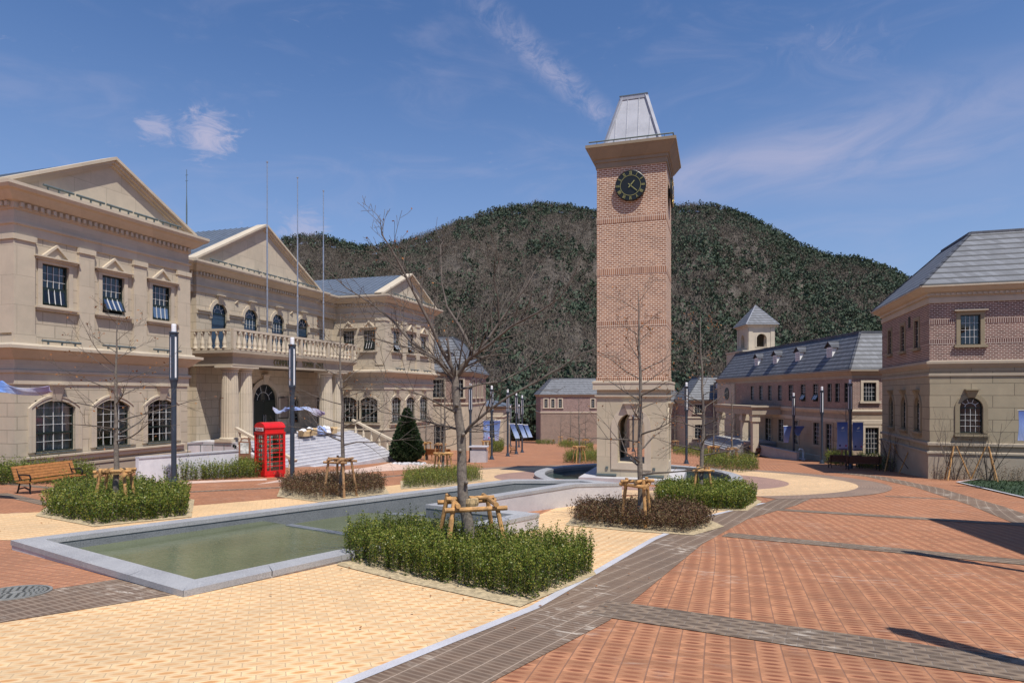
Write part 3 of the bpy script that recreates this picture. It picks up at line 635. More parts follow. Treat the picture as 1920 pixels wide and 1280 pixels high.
def tower():
    x0, x1, y0, y1 = -5.83, -2.40, 32.6, 36.03; cx, cy = (x0 + x1) / 2, (y0 + y1) / 2; zb = -4.15
    r = root('clock_tower', 'tall square brick clock tower on an arched stone base in the round pond', 'clock tower', (cx, cy, zb), wc=True)
    p = MB(); p.box(x0 - .78, x1 + .78, y0 - .78, y1 + .78, zb - .75, zb); p.build('plinth', GRANL, r)
    b = MB(); S = [((x0, y0), (0, -1)), ((x1, y0), (1, 0)), ((x1, y1), (0, 1)), ((x0, y1), (-1, 0))]; w = x1 - x0
    hole = (1.05, 2.38, -3.45, -1.64, .66, False)
    for o, N in S: wall_holes(b, FR(o, N), 0, w, zb, .2, [hole], .85)
    b.box(x0 + .85, x1 - .85, y0 + .85, y1 - .85, .0, .1); b.box(x0 + .85, x1 - .85, y0 + .85, y1 - .85, zb, -3.44)
    b.build('stone_base', stone('tower_base_stone', (.50, .43, .315), 1.5, .98, .72, .012), r)
    su = MB()
    for o, N in S:
        f = FR(o, N); O = arch_pts(.73, 2.70, -3.78, -1.64, .99, 14); I = arch_pts(1.05, 2.38, -3.45, -1.64, .66, 14); ring(su, f, O, I, -.01, .05)
        su.hexa([f.p(1.58, .0, -1.05), f.p(1.85, .0, -1.05), f.p(1.85, .13, -1.05), f.p(1.58, .13, -1.05)], [f.p(1.40, .0, -.50), f.p(2.03, .0, -.50), f.p(2.03, .2, -.50), f.p(1.40, .2, -.50)])
        fbox(su, f, 1.33, 2.10, .0, .26, -.499, -.43)
    su.build('arch_surround', TRIM, r)
    m = MB(); R = (x0, x1, y0, y1); m.band(R, [(0, -.22), (.02, -.22), (.1, -.13), (.1, -.07), (.0, -.06)]); m.band(R, [(0, .20), (.18, .20), (.18, .52), (.21, .52), (.21, .62), (.10, .65), (-.2, .66)]); m.build('stone_belt', TRIM, r)
    bs = MB(); bs.band(R, [(0, .655), (.03, .655), (.03, .82), (0, .84)]); bs.build('rowlock_course', BRICK_TS, r)
    s = MB(); s.band(R, [(0, .66), (0, 11.5)]); s.build('brick_shaft', BRICK_T, r)
    for (a, c) in ((3.35, 3.66), (5.97, 6.28), (8.57, 8.88)):
        s = MB(); s.band(R, [(0, a), (.012, a), (.012, c), (0, c)]); s.build('soldier_course', BRICK_TS, r)
    c = MB(); c.band(R, [(0, 11.35), (.05, 11.36), (.05, 11.62), (.10, 11.64), (.10, 11.78), (.16, 11.82), (.46, 12.28), (.50, 12.30), (.50, 12.44), (.2, 12.47), (-1.0, 12.48)]); c.build('cornice', stone('shaded_tower_cornice', (.27, .215, .15), 1.2, 3.0, .85, .006), r)  # shade under the overhang is put into this darker cornice stone
    rf = MB(); k = .28; tw = .62
    B = [(x0 + k, y0 + k), (x1 - k, y0 + k), (x1 - k, y1 - k), (x0 + k, y1 - k)]; T = [(cx - tw, cy - tw), (cx + tw, cy - tw), (cx + tw, cy + tw), (cx - tw, cy + tw)]
    zt = 15.3
    rf.hexa([(*q, 12.47) for q in B], [(*q, zt) for q in T]); roof = rf.build('roof', LEAD, r)
    hp = MB()
    for i in range(4):
        a = Vector((*B[i], 12.48)); t = Vector((*T[i], zt)); hp.beam(a, t, .2, .1, (cx - a.x, cy - a.y, .6))
        a2, t2 = Vector((*B[(i + 1) % 4], 12.48)), Vector((*T[(i + 1) % 4], zt)); nn_ = (a2 - a).cross(t - a).normalized()
        for q in (.2, .4, .6, .8):
            p0 = a.lerp(a2, q); 
            # seams run straight up the slope until they meet a hip
            up = ((t + t2) / 2 - (a + a2) / 2); uu = abs(q - .5) * (a2 - a).length; fr_ = 1.0 if uu < tw else ((a2 - a).length / 2 - uu) / ((a2 - a).length / 2 - tw)
            hp.beam(p0, p0 + up * min(1, fr_), .03, .06, nn_)
    hp.box(cx - tw - .08, cx + tw + .08, cy - tw - .08, cy + tw + .08, zt - .16, zt + .03); hp.build('roof_seams', LEAD, roof)
    cap = MB(); cap.box(cx - tw - .1, cx + tw + .1, cy - tw - .1, cy + tw + .1, zt + .03, zt + .07); cap.build('ridge_cap', RAILM, r)
    gr = MB()
    for (p, q) in (((x0 - .35, y0 - .35), (x1 + .35, y0 - .35)), ((x1 + .35, y0 - .35), (x1 + .35, y1 + .35))):
        gr.tube([(*p, 12.62), (*q, 12.62)], [.035, .035], 6)
        for i in range(5): t = (i + .5) / 5; x, y = p[0] + (q[0] - p[0]) * t, p[1] + (q[1] - p[1]) * t; gr.box(x - .015, x + .015, y - .015, y + .015, 12.45, 12.62)
    gr.build('floodlight_rail', RAILM, r)
    for o, N in S[:2]:
        f = FR(o, N); c0, z0 = w / 2, 10.32; R_ = .76
        d = MB(); d.T = Matrix.Translation(f.p(c0, .16, z0)) @ (f.N.to_track_quat('Z', 'Y').to_matrix().to_4x4()); d.lathe((0, 0, 0), [(R_, -.05), (R_, .04), (R_ - .03, .06), (R_ - .03, .05)], 48); d.T = None
        fbox(d, f, c0 - .2, c0 + .2, -.05, .12, z0 - .2, z0 + .2); ck = d.build('clock', BLACK, r)
        nm = MB()
        def fn(x, y): return f.p(c0 + x, .222, z0 + y)
        fn.N = f.N
        for i in range(40):
            t0, t1 = 2 * math.pi * i / 40, 2 * math.pi * (i + 1) / 40; q = .50
            nm.beam(fn(q * math.cos(t0), q * math.sin(t0)), fn(q * math.cos(t1), q * math.sin(t1)), .022, .012, f.N)
        for i, sx in enumerate(('XII', 'I', 'II', 'III', 'IIII', 'V', 'VI', 'VII', 'VIII', 'IX', 'X', 'XI')):
            a = math.pi / 2 - i * math.pi / 6
            def g(x, y, a=a): # upright along the radius
                rr = .62 + y; q = a - math.pi / 2; u = Vector((-math.sin(q) * 0 + math.cos(q), math.sin(q))); v = Vector((math.cos(a), math.sin(a))); return fn(*(v * rr + u * x))
            g.N = f.N; roman(nm, sx, 0, 0, .17, g)
        nm.build('clock_numerals', GOLD, ck)
        hd = MB()
        for ang, L, wd in ((90 - 41, .30, .05), (90 - 132, .44, .036)):
            a = rad(ang); v = Vector((math.cos(a), math.sin(a))); s_ = v * (-.14); e_ = v * L; hd.beam(fn(*s_) + f.N * .02, fn(*e_) + f.N * .02, wd, .014, f.N)
        hd.build('clock_hands', GOLD, ck)
    for i, (x, z) in enumerate(((.55, 0), (2.88, 0))):
        f = FR(*S[0]); d = MB(); fbox(d, f, x - .55 + .0, x + .45, .02, .16, zb + .06, zb + .14); fbox(d, f, x - .10, x + .02, .0, .05, zb + .36, zb + .5); d.build('floodlight', RAILM, r)
    return r
tower()
# ------------------------------------------------------------------ town hall (measured at scale 1, built at .9)
def baluster(mb, x, y, z0, z1, r=.11, n=8):
    h = z1 - z0; mb.lathe((x, y, z0), [(r * 1.0, 0), (r * 1.0, .10 * h), (r * .55, .13 * h), (r * .95, .26 * h), (r * .85, .36 * h), (r * .42, .66 * h), (r * .38, .76 * h), (r * .6, .82 * h), (r * .75, .88 * h), (r * .75, 1.0 * h)], n)
def hood(mb, f, c, w, z, pk):
    """moulded shelf with a small open pediment over a window"""
    fbox(mb, f, c - w, c + w, .0, .26, z, z + .07); fbox(mb, f, c - w + .08, c + w - .08, -.01, .16, z - .1, z)
    h = w * .66
    for sgn in (-1, 1):
        a = (c + sgn * h, z + .07); b = (c, pk); t = .13
        mb.hexa([f.p(a[0], 0, a[1]), f.p(b[0], 0, b[1]), f.p(b[0], .16, b[1]), f.p(a[0], .16, a[1])], [f.p(a[0] - sgn * t * 1.3, 0, a[1] + .001), f.p(b[0], 0, b[1] - t), f.p(b[0], .16, b[1] - t), f.p(a[0] - sgn * t * 1.3, .16, a[1] + .001)])
    mb.face([f.p(c - h, .04, z + .07), f.p(c + h, .04, z + .07), f.p(c, .04, pk - .02)])
def keystone(mb, f, c, z0, z1, w=.26, d=.16):
    mb.hexa([f.p(c - w * .72, -.02, z0), f.p(c + w * .72, -.02, z0), f.p(c + w * .72, d * .6, z0), f.p(c - w * .72, d * .6, z0)], [f.p(c - w * 1.25, -.02, z1), f.p(c + w * 1.25, -.02, z1), f.p(c + w * 1.25, d * 1.6, z1), f.p(c - w * 1.25, d * 1.6, z1)])
    fbox(mb, f, c - w * 1.45, c + w * 1.45, -.02, d * 1.6 + .08, z1 + .001, z1 + .07)
def gable_roof(par, x0, x1, yc, hw, ze, zr, seams=True):
    """ridge along X from x0 (back) to x1 (front)"""
    m = MB(); t = .1
    for sg in (-1, 1): m.hexa([(x0, yc + sg * hw, ze), (x1, yc + sg * hw, ze), (x1, yc, zr), (x0, yc, zr)], [(x0, yc + sg * hw, ze + t), (x1, yc + sg * hw, ze + t), (x1, yc, zr + t), (x0, yc, zr + t)])
    r = m.build('roof', SEAM, par); s = MB(); k = int((x1 - x0) / .55)
    for sg in (-1, 1):
        for i in range(1, k): x = x0 + (x1 - x0) * i / k; s.beam((x, yc + sg * hw, ze + t + .02), (x, yc, zr + t + .02), .035, .06)
    s.build('roof_seams', SEAM, r); return r
def pediment(par, xf, yc, hw, zb, pk, depth=.40):
    """tympanum wall at xf with raking cornices standing forward of it"""
    m = MB(); m.hexa([(xf - .3, yc - hw - .5, zb), (xf, yc - hw - .5, zb), (xf, yc + hw + .5, zb), (xf - .3, yc + hw + .5, zb)], [(xf - .3, yc - .01, pk + .36), (xf, yc - .01, pk + .36), (xf, yc + .01, pk + .36), (xf - .3, yc + .01, pk + .36)])
    o = m.build('pediment', STONE_S, par); k = MB(); hw2 = hw + .55; sl = (pk - zb) / hw
    for sg in (-1, 1):
        a0, b0 = (yc + sg * hw2, zb + .02), (yc, pk + .33 + .18)
        for (d0, d1, o0, o1) in ((-.6, depth, 0, .16), (-.6, depth - .14, -.16, 0), (-.6, depth - .28, -.30, -.16)):
            lo = [(xf + d0, a0[0], a0[1] + o0), (xf + d1, a0[0], a0[1] + o0), (xf + d1, b0[0], b0[1] + o0), (xf + d0, b0[0], b0[1] + o0)]
            hi = [(x, y, z + (o1 - o0)) for x, y, z in lo]; k.hexa(lo, hi)
    k.build('raking_cornice', TRIM, o)
    return o
def entablature(par, R, zt=9.4, name='cornice', dent=True, faces=('x1', 'y0')):
    m = MB(); m.band(R, [(0, 7.2), (.08, 7.22), (.08, 7.62), (.16, 7.66), (.16, 7.76), (.05, 7.78), (.05, 8.3), (.14, 8.36), (.14, 8.62), (.3, 8.68), (.5, 8.86), (.62, 9.0), (.78, 9.06), (.86, 9.2), (.86, 9.34), (.4, 9.4), (-1.2, 9.42)])
    if dent:
        d = m; x0, x1, y0, y1 = R; s = .30
        if 'x1' in faces:
            k = int((y1 - y0) / s)
            for i in range(k): y = y0 + (i + .25) * (y1 - y0) / k; d.box(x1 + .13, x1 + .29, y, y + s * .5, 8.42, 8.62)
        if 'y0' in faces:
            k = int((x1 - x0) / s)
            for i in range(k): x = x0 + (i + .25) * (x1 - x0) / k; d.box(x, x + s * .5, y0 - .29, y0 - .13, 8.42, 8.62)
    return m.build(name, TRIM, par)
def floodlight_bar(par, p, q, z):
    m = MB(); m.tube([(*p, z), (*q, z)], [.06, .06], 6)
    for t in (.15, .5, .85): x, y = p[0] + (q[0] - p[0]) * t, p[1] + (q[1] - p[1]) * t; m.box(x - .03, x + .03, y - .03, y + .03, z - .17, z)
    return m.build('floodlight_bar', RAILM, par)
def wing(par, R, gz0, side_win, lower=True, variants=None):
    x0, x1, y0, y1 = R; yc = (y0 + y1) / 2; F = FR((x1, 0), (1, 0)); Sd = FR((0, y0), (0, -1))
    cs = [yc - 3.1, yc, yc + 3.1]
    up = [(c - .65, c + .65, 4.17, 6.12, 0, False) for c in cs]; lo = [(c - .98, c + .98, -2.72, -.66, .36, True) for c in cs]
    sup = [(c - .6, c + .6, 4.17, 6.05, 0, False) for c in side_win]; slo = [(c - .92, c + .92, -2.72, -.66, .36, True) for c in side_win]
    w = MB(); wall_holes(w, F, y0, y1, gz0, 7.3, up + lo, .22); wall_holes(w, Sd, x0, x1, gz0, 7.3, sup + slo, .22)
    w.face([(x0, y0, gz0), (x0, y1, gz0), (x0, y1, 7.3), (x0, y0, 7.3)]); w.face([(x1, y1, gz0), (x0, y1, gz0), (x0, y1, 7.3), (x1, y1, 7.3)])
    w.build('wing_wall', STONE, par)
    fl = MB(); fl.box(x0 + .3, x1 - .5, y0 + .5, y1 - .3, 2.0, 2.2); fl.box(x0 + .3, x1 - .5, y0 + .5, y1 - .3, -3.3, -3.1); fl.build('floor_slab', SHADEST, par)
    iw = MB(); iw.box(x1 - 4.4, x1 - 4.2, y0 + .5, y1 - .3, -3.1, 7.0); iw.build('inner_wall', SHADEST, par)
    p = MB()
    for a, b in ((y0, y0 + .84), (yc - 1.98, yc - 1.16), (yc + 1.16, yc + 1.98), (y1 - .84, y1)):
        q = MB(); lo_, hi_ = (a - .10 if a == y0 else a), (b + .10 if b == y1 else b)
        fbox(q, F, lo_, hi_, 0, .13, 2.75, 6.95); fbox(q, F, lo_ - .05, hi_ + .05, 0, .22, 2.3, 2.6); fbox(q, F, lo_ - .03, hi_ + .03, 0, .17, 2.601, 2.75); fbox(q, F, lo_ - .04, hi_ + .04, 0, .2, 6.951, 7.199)
        q.build('pilaster', STONE_S, par)
    for a, b in ((x1 - .84, x1 + .129), (x0 + 5.2, x0 + 6.0)):
        q = MB(); fbox(q, Sd, a, b, .001, .131, 2.75, 6.95); fbox(q, Sd, a - .05, b + .05, 0, .221, 2.3, 2.6); fbox(q, Sd, a - .04, b + .04, 0, .201, 6.951, 7.199); q.build('pilaster', STONE_S, par)
    m = MB(); m.band(R, [(0, .42), (.06, .44), (.06, .92), (.15, .96), (.15, 1.08), (.03, 1.12), (.03, 1.55), (.15, 1.62), (.3, 1.78), (.5, 1.98), (.62, 2.04), (.62, 2.18), (.3, 2.22), (.26, 2.3), (0, 2.32)]); m.build('string_cornice', TRIM, par)
    m = MB(); m.band(R, [(0, -3.5), (.14, -3.52), (.14, -3.40), (.06, -3.36), (0, -3.35)]); m.band(R, [(.10, gz0), (.10, -3.62), (.07, -3.56), (0, -3.53)]); m.build('plinth', TRIM2, par)
    V = variants or {}
    for i, c in enumerate(cs):
        k = V.get(('u', i), {}); window(F, par, up[i], rail=.42, rows=3, **({'sash': k.get('sash', 8)}))
        k = V.get(('l', i), {}); window(F, par, lo[i], rail=.42, rows=3, rows2=2, curtain=k.get('curtain'))
        s = MB(); hood(s, F, c, 1.1, 6.37, 7.08); ring(s, F, arch_pts(c - .86, c + .86, 4.085, 6.27, 0), arch_pts(c - .65, c + .65, 4.17, 6.12, 0), -.01, .05)
        s.build('window_hood', TRIM, par); s = MB(); fbox(s, F, c - 1.06, c + 1.06, 0, .24, 4.0, 4.08); fbox(s, F, c - 1.0, c + 1.0, 0, .16, 3.9, 3.999); s.build('window_sill', TRIM, par)
        s = MB(); O = arch_pts(c - 1.3, c + 1.3, -2.72, -.66, .62, 14, True); ring(s, F, O, arch_pts(c - .98, c + .98, -2.72, -.66, .36, 14, True), -.01, .07); O2 = arch_pts(c - 1.3, c + 1.3, -2.72, -.66, .62, 14, True); ring(s, F, O2, arch_pts(c - 1.18, c + 1.18, -2.72, -.66, .52, 14, True), .07, .11); keystone(s, F, c, -.36, .42); s.build('arch_surround', TRIM, par)
        s = MB(); fbox(s, F, c - .98, c + .98, -.05, .1, -2.80, -2.72); s.build('window_ledge', RAILM, par)
        floodlight_bar(par, (x1 + .5, c - 1.0), (x1 + .5, c + .9), 2.45)
    s = MB(); fbox(s, F, cs[0] - 1.5, cs[2] + 1.5, 0, .26, -2.99, -2.90); fbox(s, F, cs[0] - 1.45, cs[2] + 1.45, 0, .18, -3.20, -2.991); s.build('sill_course', TRIM, par)
    for i, c in enumerate(side_win):
        window(Sd, par, sup[i], rail=.42, rows=3, **({'sash': 22} if i == 1 else {})); window(Sd, par, slo[i], rail=.42, rows=3, rows2=2)
        s = MB(); hood(s, Sd, c, 1.0, 6.3, 6.98); fbox(s, Sd, c - .98, c + .98, 0, .24, 3.98, 4.06); fbox(s, Sd, c - .9, c + .9, 0, .16, 3.88, 3.979); s.build('window_hood', TRIM, par)
        s = MB(); ring(s, Sd, arch_pts(c - 1.2, c + 1.2, -2.72, -.66, .6, 14, True), arch_pts(c - .92, c + .92, -2.72, -.66, .36, 14, True), -.01, .07); keystone(s, Sd, c, -.36, .42); fbox(s, Sd, c - 1.25, c + 1.25, 0, .2, -2.95, -2.86); s.build('arch_surround', TRIM, par)
    entablature(par, R, faces=('x1', 'y0'))
    pediment(par, x1 - .15, yc, (y1 - y0) / 2 - .05, 9.4, 11.70); gable_roof(par, x0 - 8, x1 + .0, yc, (y1 - y0) / 2 + .5, 9.40, 11.70 + .45)
    for i in range(5): a = y0 + .9 + (y1 - y0 - 1.8) * i / 5; floodlight_bar(par, (x1 + .55, a), (x1 + .55, a + (y1 - y0 - 1.8) / 5 - .15), 9.62)
def town_hall():
    MODE['s'] = .9; k = .9
    XA = -30.16; XB = -35.1
    r = root('town_hall', 'grand beige stone town hall with three gables, a pillared porch and balcony', 'building', (XB * k, 43 * k, gz(XB * k, 43 * k)), wc=True)
    wing(r, (-47.0, XA, 21.03, 31.0), -5.9, [], variants={('l', 0): {'curtain': (.05, .95, .0, 1.0)}, ('l', 1): {'curtain': (.62, 1.0, 0, .8)}, ('l', 2): {'curtain': (.66, 1.0, 0, .95)}, ('u', 0): {'sash': 7}, ('u', 1): {'sash': 26}, ('u', 2): {'sash': 5}})
    wing(r, (-47.0, XA, 54.93, 66.0), -8.0, [-34.0, -31.75], variants={('u', 0): {'sash': 30}, ('u', 1): {'sash': 30}})
    # central block
    F = FR((XB, 0), (1, 0)); ya, yb = 36.9, 51.4; F2 = FR((XB - .6, 0), (1, 0))
    arch = [(c - .76, c + .76, 3.05, 5.90, .78, False) for c in (39.1, 42.5, 45.8, 49.2)]
    gd = [(44.15 - 1.45, 44.15 + 1.45, -3.3, -.55, 1.35, False), (39.4, 40.7, -2.5, -.75, .65, False), (47.25, 48.65, -2.5, -.75, .65, False)]
    w = MB(); wall_holes(w, F, ya, yb, -7, 7.3, arch + gd, .25); sm = [(52.6, 53.5, 4.17, 6.05, 0, False)]; wall_holes(w, F2, 30.9, ya, -7, 7.3, [], .2); wall_holes(w, F2, yb, 55.0, -7, 7.3, sm + [(52.2, 53.9, -2.72, -.66, .36, True)], .2)
    for y in (ya, yb): w.face([(XB, y, -7), (XB - .6, y, -7), (XB - .6, y, 7.3), (XB, y, 7.3)])
    w.face([(-47, 31, -7), (-47, 55, -7), (-47, 55, 9.3), (-47, 31, 9.3)]); w.build('central_wall', STONE, r)
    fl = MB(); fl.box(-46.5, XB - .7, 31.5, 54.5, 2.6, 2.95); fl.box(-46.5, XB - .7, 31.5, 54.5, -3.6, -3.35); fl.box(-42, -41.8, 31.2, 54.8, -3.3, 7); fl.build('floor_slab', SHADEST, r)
    for i, h in enumerate(arch):
        c = (h[0] + h[1]) / 2; door = i in (0, 3)
        f = window(F, r, h, cols=1 if door else 4, rows=1 if door else 7, fan=True, glass=GLASSB, name='balcony_door' if door else 'arched_window')
        s = MB(); ring(s, F, arch_pts(c - 1.02, c + 1.02, 5.5, 5.9, 1.05, 14), arch_pts(c - .76, c + .76, 5.5, 5.9, .78, 14), -.01, .08); keystone(s, F, c, 6.58, 7.2, .24); s.build('arch_surround', TRIM, r)
    for a, b in ((ya, 38.2), (40.0, 41.6), (43.4, 44.9), (46.7, 48.3), (50.1, yb)): m = MB(); fbox(m, F, a, b, 0, .10, 5.72, 5.92); fbox(m, F, a, b, 0, .22, 5.921, 6.02); m.build('impost_band', TRIM, r)
    for y in (40.9, 47.6):
        m = MB(); m.hexa([F.p(y - .2, 0, 6.85), F.p(y + .2, 0, 6.85), F.p(y + .2, .02, 6.85), F.p(y - .2, .02, 6.85)], [F.p(y - .02, 0, 7.1), F.p(y + .02, 0, 7.1), F.p(y + .02, .2, 7.1), F.p(y - .02, .2, 7.1)]); m.build('diamond_boss', TRIM, r)
    window(F2, r, sm[0], rail=.42); window(F2, r, (52.2, 53.9, -2.72, -.66, .36, True), rail=.42)
    # grand door and side lights
    h = gd[0]; window(F, r, h, cols=2, rows=1, fan=True, glass=GLASSD, name='front_door', fw=.12)
    dr = MB(); 
    for a, b in ((44.15 - 1.33, 44.13), (44.17, 44.15 + 1.33)): fbox(dr, F, a, b, -.13, -.06, -3.3, -.62)
    d = dr.build('door_leaf', DOORM, r); hd = MB(); fbox(hd, F, 44.0, 44.05, -.05, .02, -2.4, -1.7); fbox(hd, F, 44.25, 44.3, -.05, .02, -2.4, -1.7); hd.build('door_handle', STEEL, d)
    s = MB(); ring(s, F, arch_pts(44.15 - 1.85, 44.15 + 1.85, -3.3, -.55, 1.75, 16), arch_pts(44.15 - 1.45, 44.15 + 1.45, -3.3, -.55, 1.35, 16), -.01, .12); keystone(s, F, 44.15, .75, 1.5, .3); s.build('door_surround', TRIM, r)
    for h in gd[1:]:
        c = (h[0] + h[1]) / 2; window(F, r, h, cols=2, rows=4, fan=True, glass=GLASSD, name='side_light'); s = MB(); ring(s, F, arch_pts(c - .95, c + .95, -2.5, -.75, .95, 14), arch_pts(h[0], h[1], -2.5, -.75, .65, 14), -.01, .08); s.build('arch_surround', TRIM, r)
    nb = MB(); fbox(nb, F, 45.75, 47.0, .05, .10, -2.0, -.35); nb.build('notice_board', plain('brown_notice_board', (.25, .19, .15), .6), r)
    nb = MB(); fbox(nb, F, 45.68, 47.07, .04, .12, -.35, -.27); fbox(nb, F, 45.68, 47.07, .04, .12, -2.08, -2.0); fbox(nb, F, 45.68, 45.75, .04, .12, -2.0, -.35); fbox(nb, F, 47.0, 47.07, .04, .12, -2.0, -.35); nb.build('board_frame', IRON, r)
    entablature(r, (-47, XB - .3, 30.0, 56.0), faces=('x1',)); entablature(r, (-46, XB, ya, yb), faces=('x1',))
    pediment(r, XB - .15, 44.15, 7.0, 9.42, 13.1); gable_roof(r, -54, XB, 44.15, 7.4, 9.42, 13.1 + .45)
    rf = MB(); rf.box(-47, XB - .2, 30.5, 55.5, 9.43, 9.5); rf.build('flat_roof', SEAM, r)
    for i in range(7): a = ya + .7 + 13.2 * i / 7; floodlight_bar(r, (XB + .55, a), (XB + .55, a + 1.7), 9.62)
    # porch
    xp = -31.3; P0, P1 = 36.15, 52.1
    m = MB(); R = (XB - .05, xp - .35, P0 + .35, P1 - .35)
    m.band(R, [(-.6, 1.93), (.12, 1.93), (.12, 2.03), (.05, 2.05), (.05, 2.55), (.12, 2.6), (.3, 2.78), (.35, 2.8), (.35, 2.97), (-.9, 2.99)]); m.box(XB, xp - .4, P0 + .5, P1 - .5, 2.0, 2.1); m.build('balcony_slab', TRIM2, r)
    rl = MB(); rl.box(xp - .30, xp - .04, P0 + .1, P1 - .1, 4.30, 4.46); rl.box(XB + .01, xp - .301, P0 + .06, P0 + .32, 4.30, 4.46); rl.box(XB + .01, xp - .301, P1 - .32, P1 - .06, 4.30, 4.46); rl.box(xp - .28, xp - .06, P0 + .12, P1 - .12, 2.995, 3.09); rl.box(XB + .01, xp - .281, P0 + .08, P0 + .3, 2.995, 3.09)
    rl.build('balcony_rail', TRIM, r); n = 29
    for i in range(n + 1):
        if i % 7 == 0:
            q = MB(); y = P0 + .22 + (P1 - P0 - .44) * i / n; q.box(xp - .3, xp - .05, y - .12, y + .12, 3.09, 4.3); q.build('baluster_pier', TRIM, r); continue
        q = MB(); baluster(q, xp - .17, P0 + .22 + (P1 - P0 - .44) * i / n, 3.09, 4.3, .17); q.build('baluster', TRIM, r, True)
    for i in range(5): q = MB(); baluster(q, XB + .45 + i * .62, P0 + .19, 3.09, 4.3, .17); q.build('baluster', TRIM, r, True)
    for y in (36.95, 38.35, 48.5, 50.1):
        c = MB(); pr = []; N = 40; zt, zb = 1.55, -3.0; prev = None
        for z in [zb + (zt - zb) * i / 6 for i in range(7)]:
            f_ = (z - zb) / (zt - zb); R_ = .60 - .09 * f_ ** 1.4; row = []
            for j in range(N): rr = R_ * (1 - (.06 if j % 2 else 0)); a = 2 * math.pi * j / N; row.append(c.P((xp - .95 + rr * math.cos(a), y + rr * math.sin(a), z)))
            if prev:
                for j in range(N): c.f.append([prev[j], prev[(j + 1) % N], row[(j + 1) % N], row[j]])
            prev = row
        col = c.build('column', STONE_S, r); q = MB(); q.lathe((xp - .95, y, 0), [(.52, 1.5), (.58, 1.56), (.52, 1.6), (.55, 1.64), (.68, 1.78)], 24); q.box(xp - 1.65, xp - .25, y - .7, y + .7, 1.79, 1.925); q.build('capital', TRIM, col)
        q = MB(); q.box(xp - 1.65, xp - .25, y - .7, y + .7, -3.32, -3.14); q.lathe((xp - .95, y, 0), [(.68, -3.139), (.70, -3.09), (.62, -3.0)], 24); q.build('column_base', TRIM, col)
    for word, yw, sx in (('COMMUNITY', 42.15, .76), ('TOWN', 44.95, .76), ('HALL', 46.6, .76)): text_mesh('sign_lettering', word, .62 * k, SIGNG, r, (Vector((xp - .27, yw, 2.32)) * k), (rad(90), 0, rad(90)), .03, sx=sx)
    # landing and stairs
    s = MB(); s.box(XB + .02, xp + .1, P0 + .2, P1 - .2, -7, -3.32); s.build('porch_floor', STEP, r)
    n = 11; st = MB(); z = -3.32; x = xp + .1
    for i in range(n): st.box(XB + 1, x + .40 * (i + 1), P0 + .8, P1 - .9, -7.5, -3.32 - .185 * (i + 1)); 
    st.build('staircase', STEP, r)
    for y, nm in ((P0 + .4, 0), (P1 - .7, 1)):
        a = Vector((xp - .1, y, -2.35)); b = Vector((xp + 4.7, y, -4.45)); q = MB(); q.beam(a, b, .3, .17); hr = q.build('stair_handrail', TRIM, r)
        for i in range(6):
            t = (i + .4) / 6; p_ = a.lerp(b, t); q = MB(); baluster(q, p_.x, p_.y, p_.z - 1.08, p_.z - .05, .14); q.build('baluster', TRIM, hr, True)
        q = MB(); q.beam(a + Vector((-.1, 0, -1.16)), b + Vector((.3, 0, -1.29)), .4, .22); q.beam(a + Vector((0, 0, -1.9)), b + Vector((.2, 0, -2.0)), .28, 1.3); q.build('stair_string', GRANL, hr)
    # drain pipes, wall lamp
    MODE['s'] = 1.0
    return r
town_hall()
def flagpoles():
    k = .9
    for y, lab in ((40.9, 'steel flagpole on the balcony, nearest the left gable'), (44.6, 'steel flagpole at the middle of the balcony, in front of the central gable'), (48.2, 'steel flagpole on the balcony, nearest the right-hand wing')):
        r = root('flagpole', lab, 'flagpole', (-32.3 * k, y * k, 3.0 * k), 0, 'flagpoles on the balcony'); m = MB(); H = 12.9
        m.tube([(0, 0, 0), (0, 0, H * .33), (0, 0, H * .34), (0, 0, H * .66), (0, 0, H * .67), (0, 0, H)], [.06, .06, .05, .05, .038, .034], 8); m.build('pole', STEEL, r)
        m = MB(); m.lathe((0, 0, H), [(.02, 0), (.07, .05), (.07, .1), (.02, .15)], 8); m.build('finial', STEEL, r); m = MB()
        for z in (H * .335, H * .665): m.lathe((0, 0, z - .06), [(.06, 0), (.07, .02), (.07, .1), (.05, .12)], 8)
        m.build('joint_collar', STEEL, r)
    p = atT(350, 450, 46); r = root('lightning_rod', 'thin antenna mast rising behind the leftmost gable', 'antenna', (p.x, p.y, p.z - 1.0)); m = MB(); m.tube([(0, 0, 0), (0, 0, 3.4), (0, 0, 4.2), (0, 0, 6.0)], [.05, .05, .025, .02], 6); m.build('mast', RAILM, r)
    m = MB()
    for z in (5.2, 5.6): m.beam((-.12, 0, z), (.12, 0, z), .02, .02)
    m.build('antenna_rods', RAILM, r)
flagpoles()
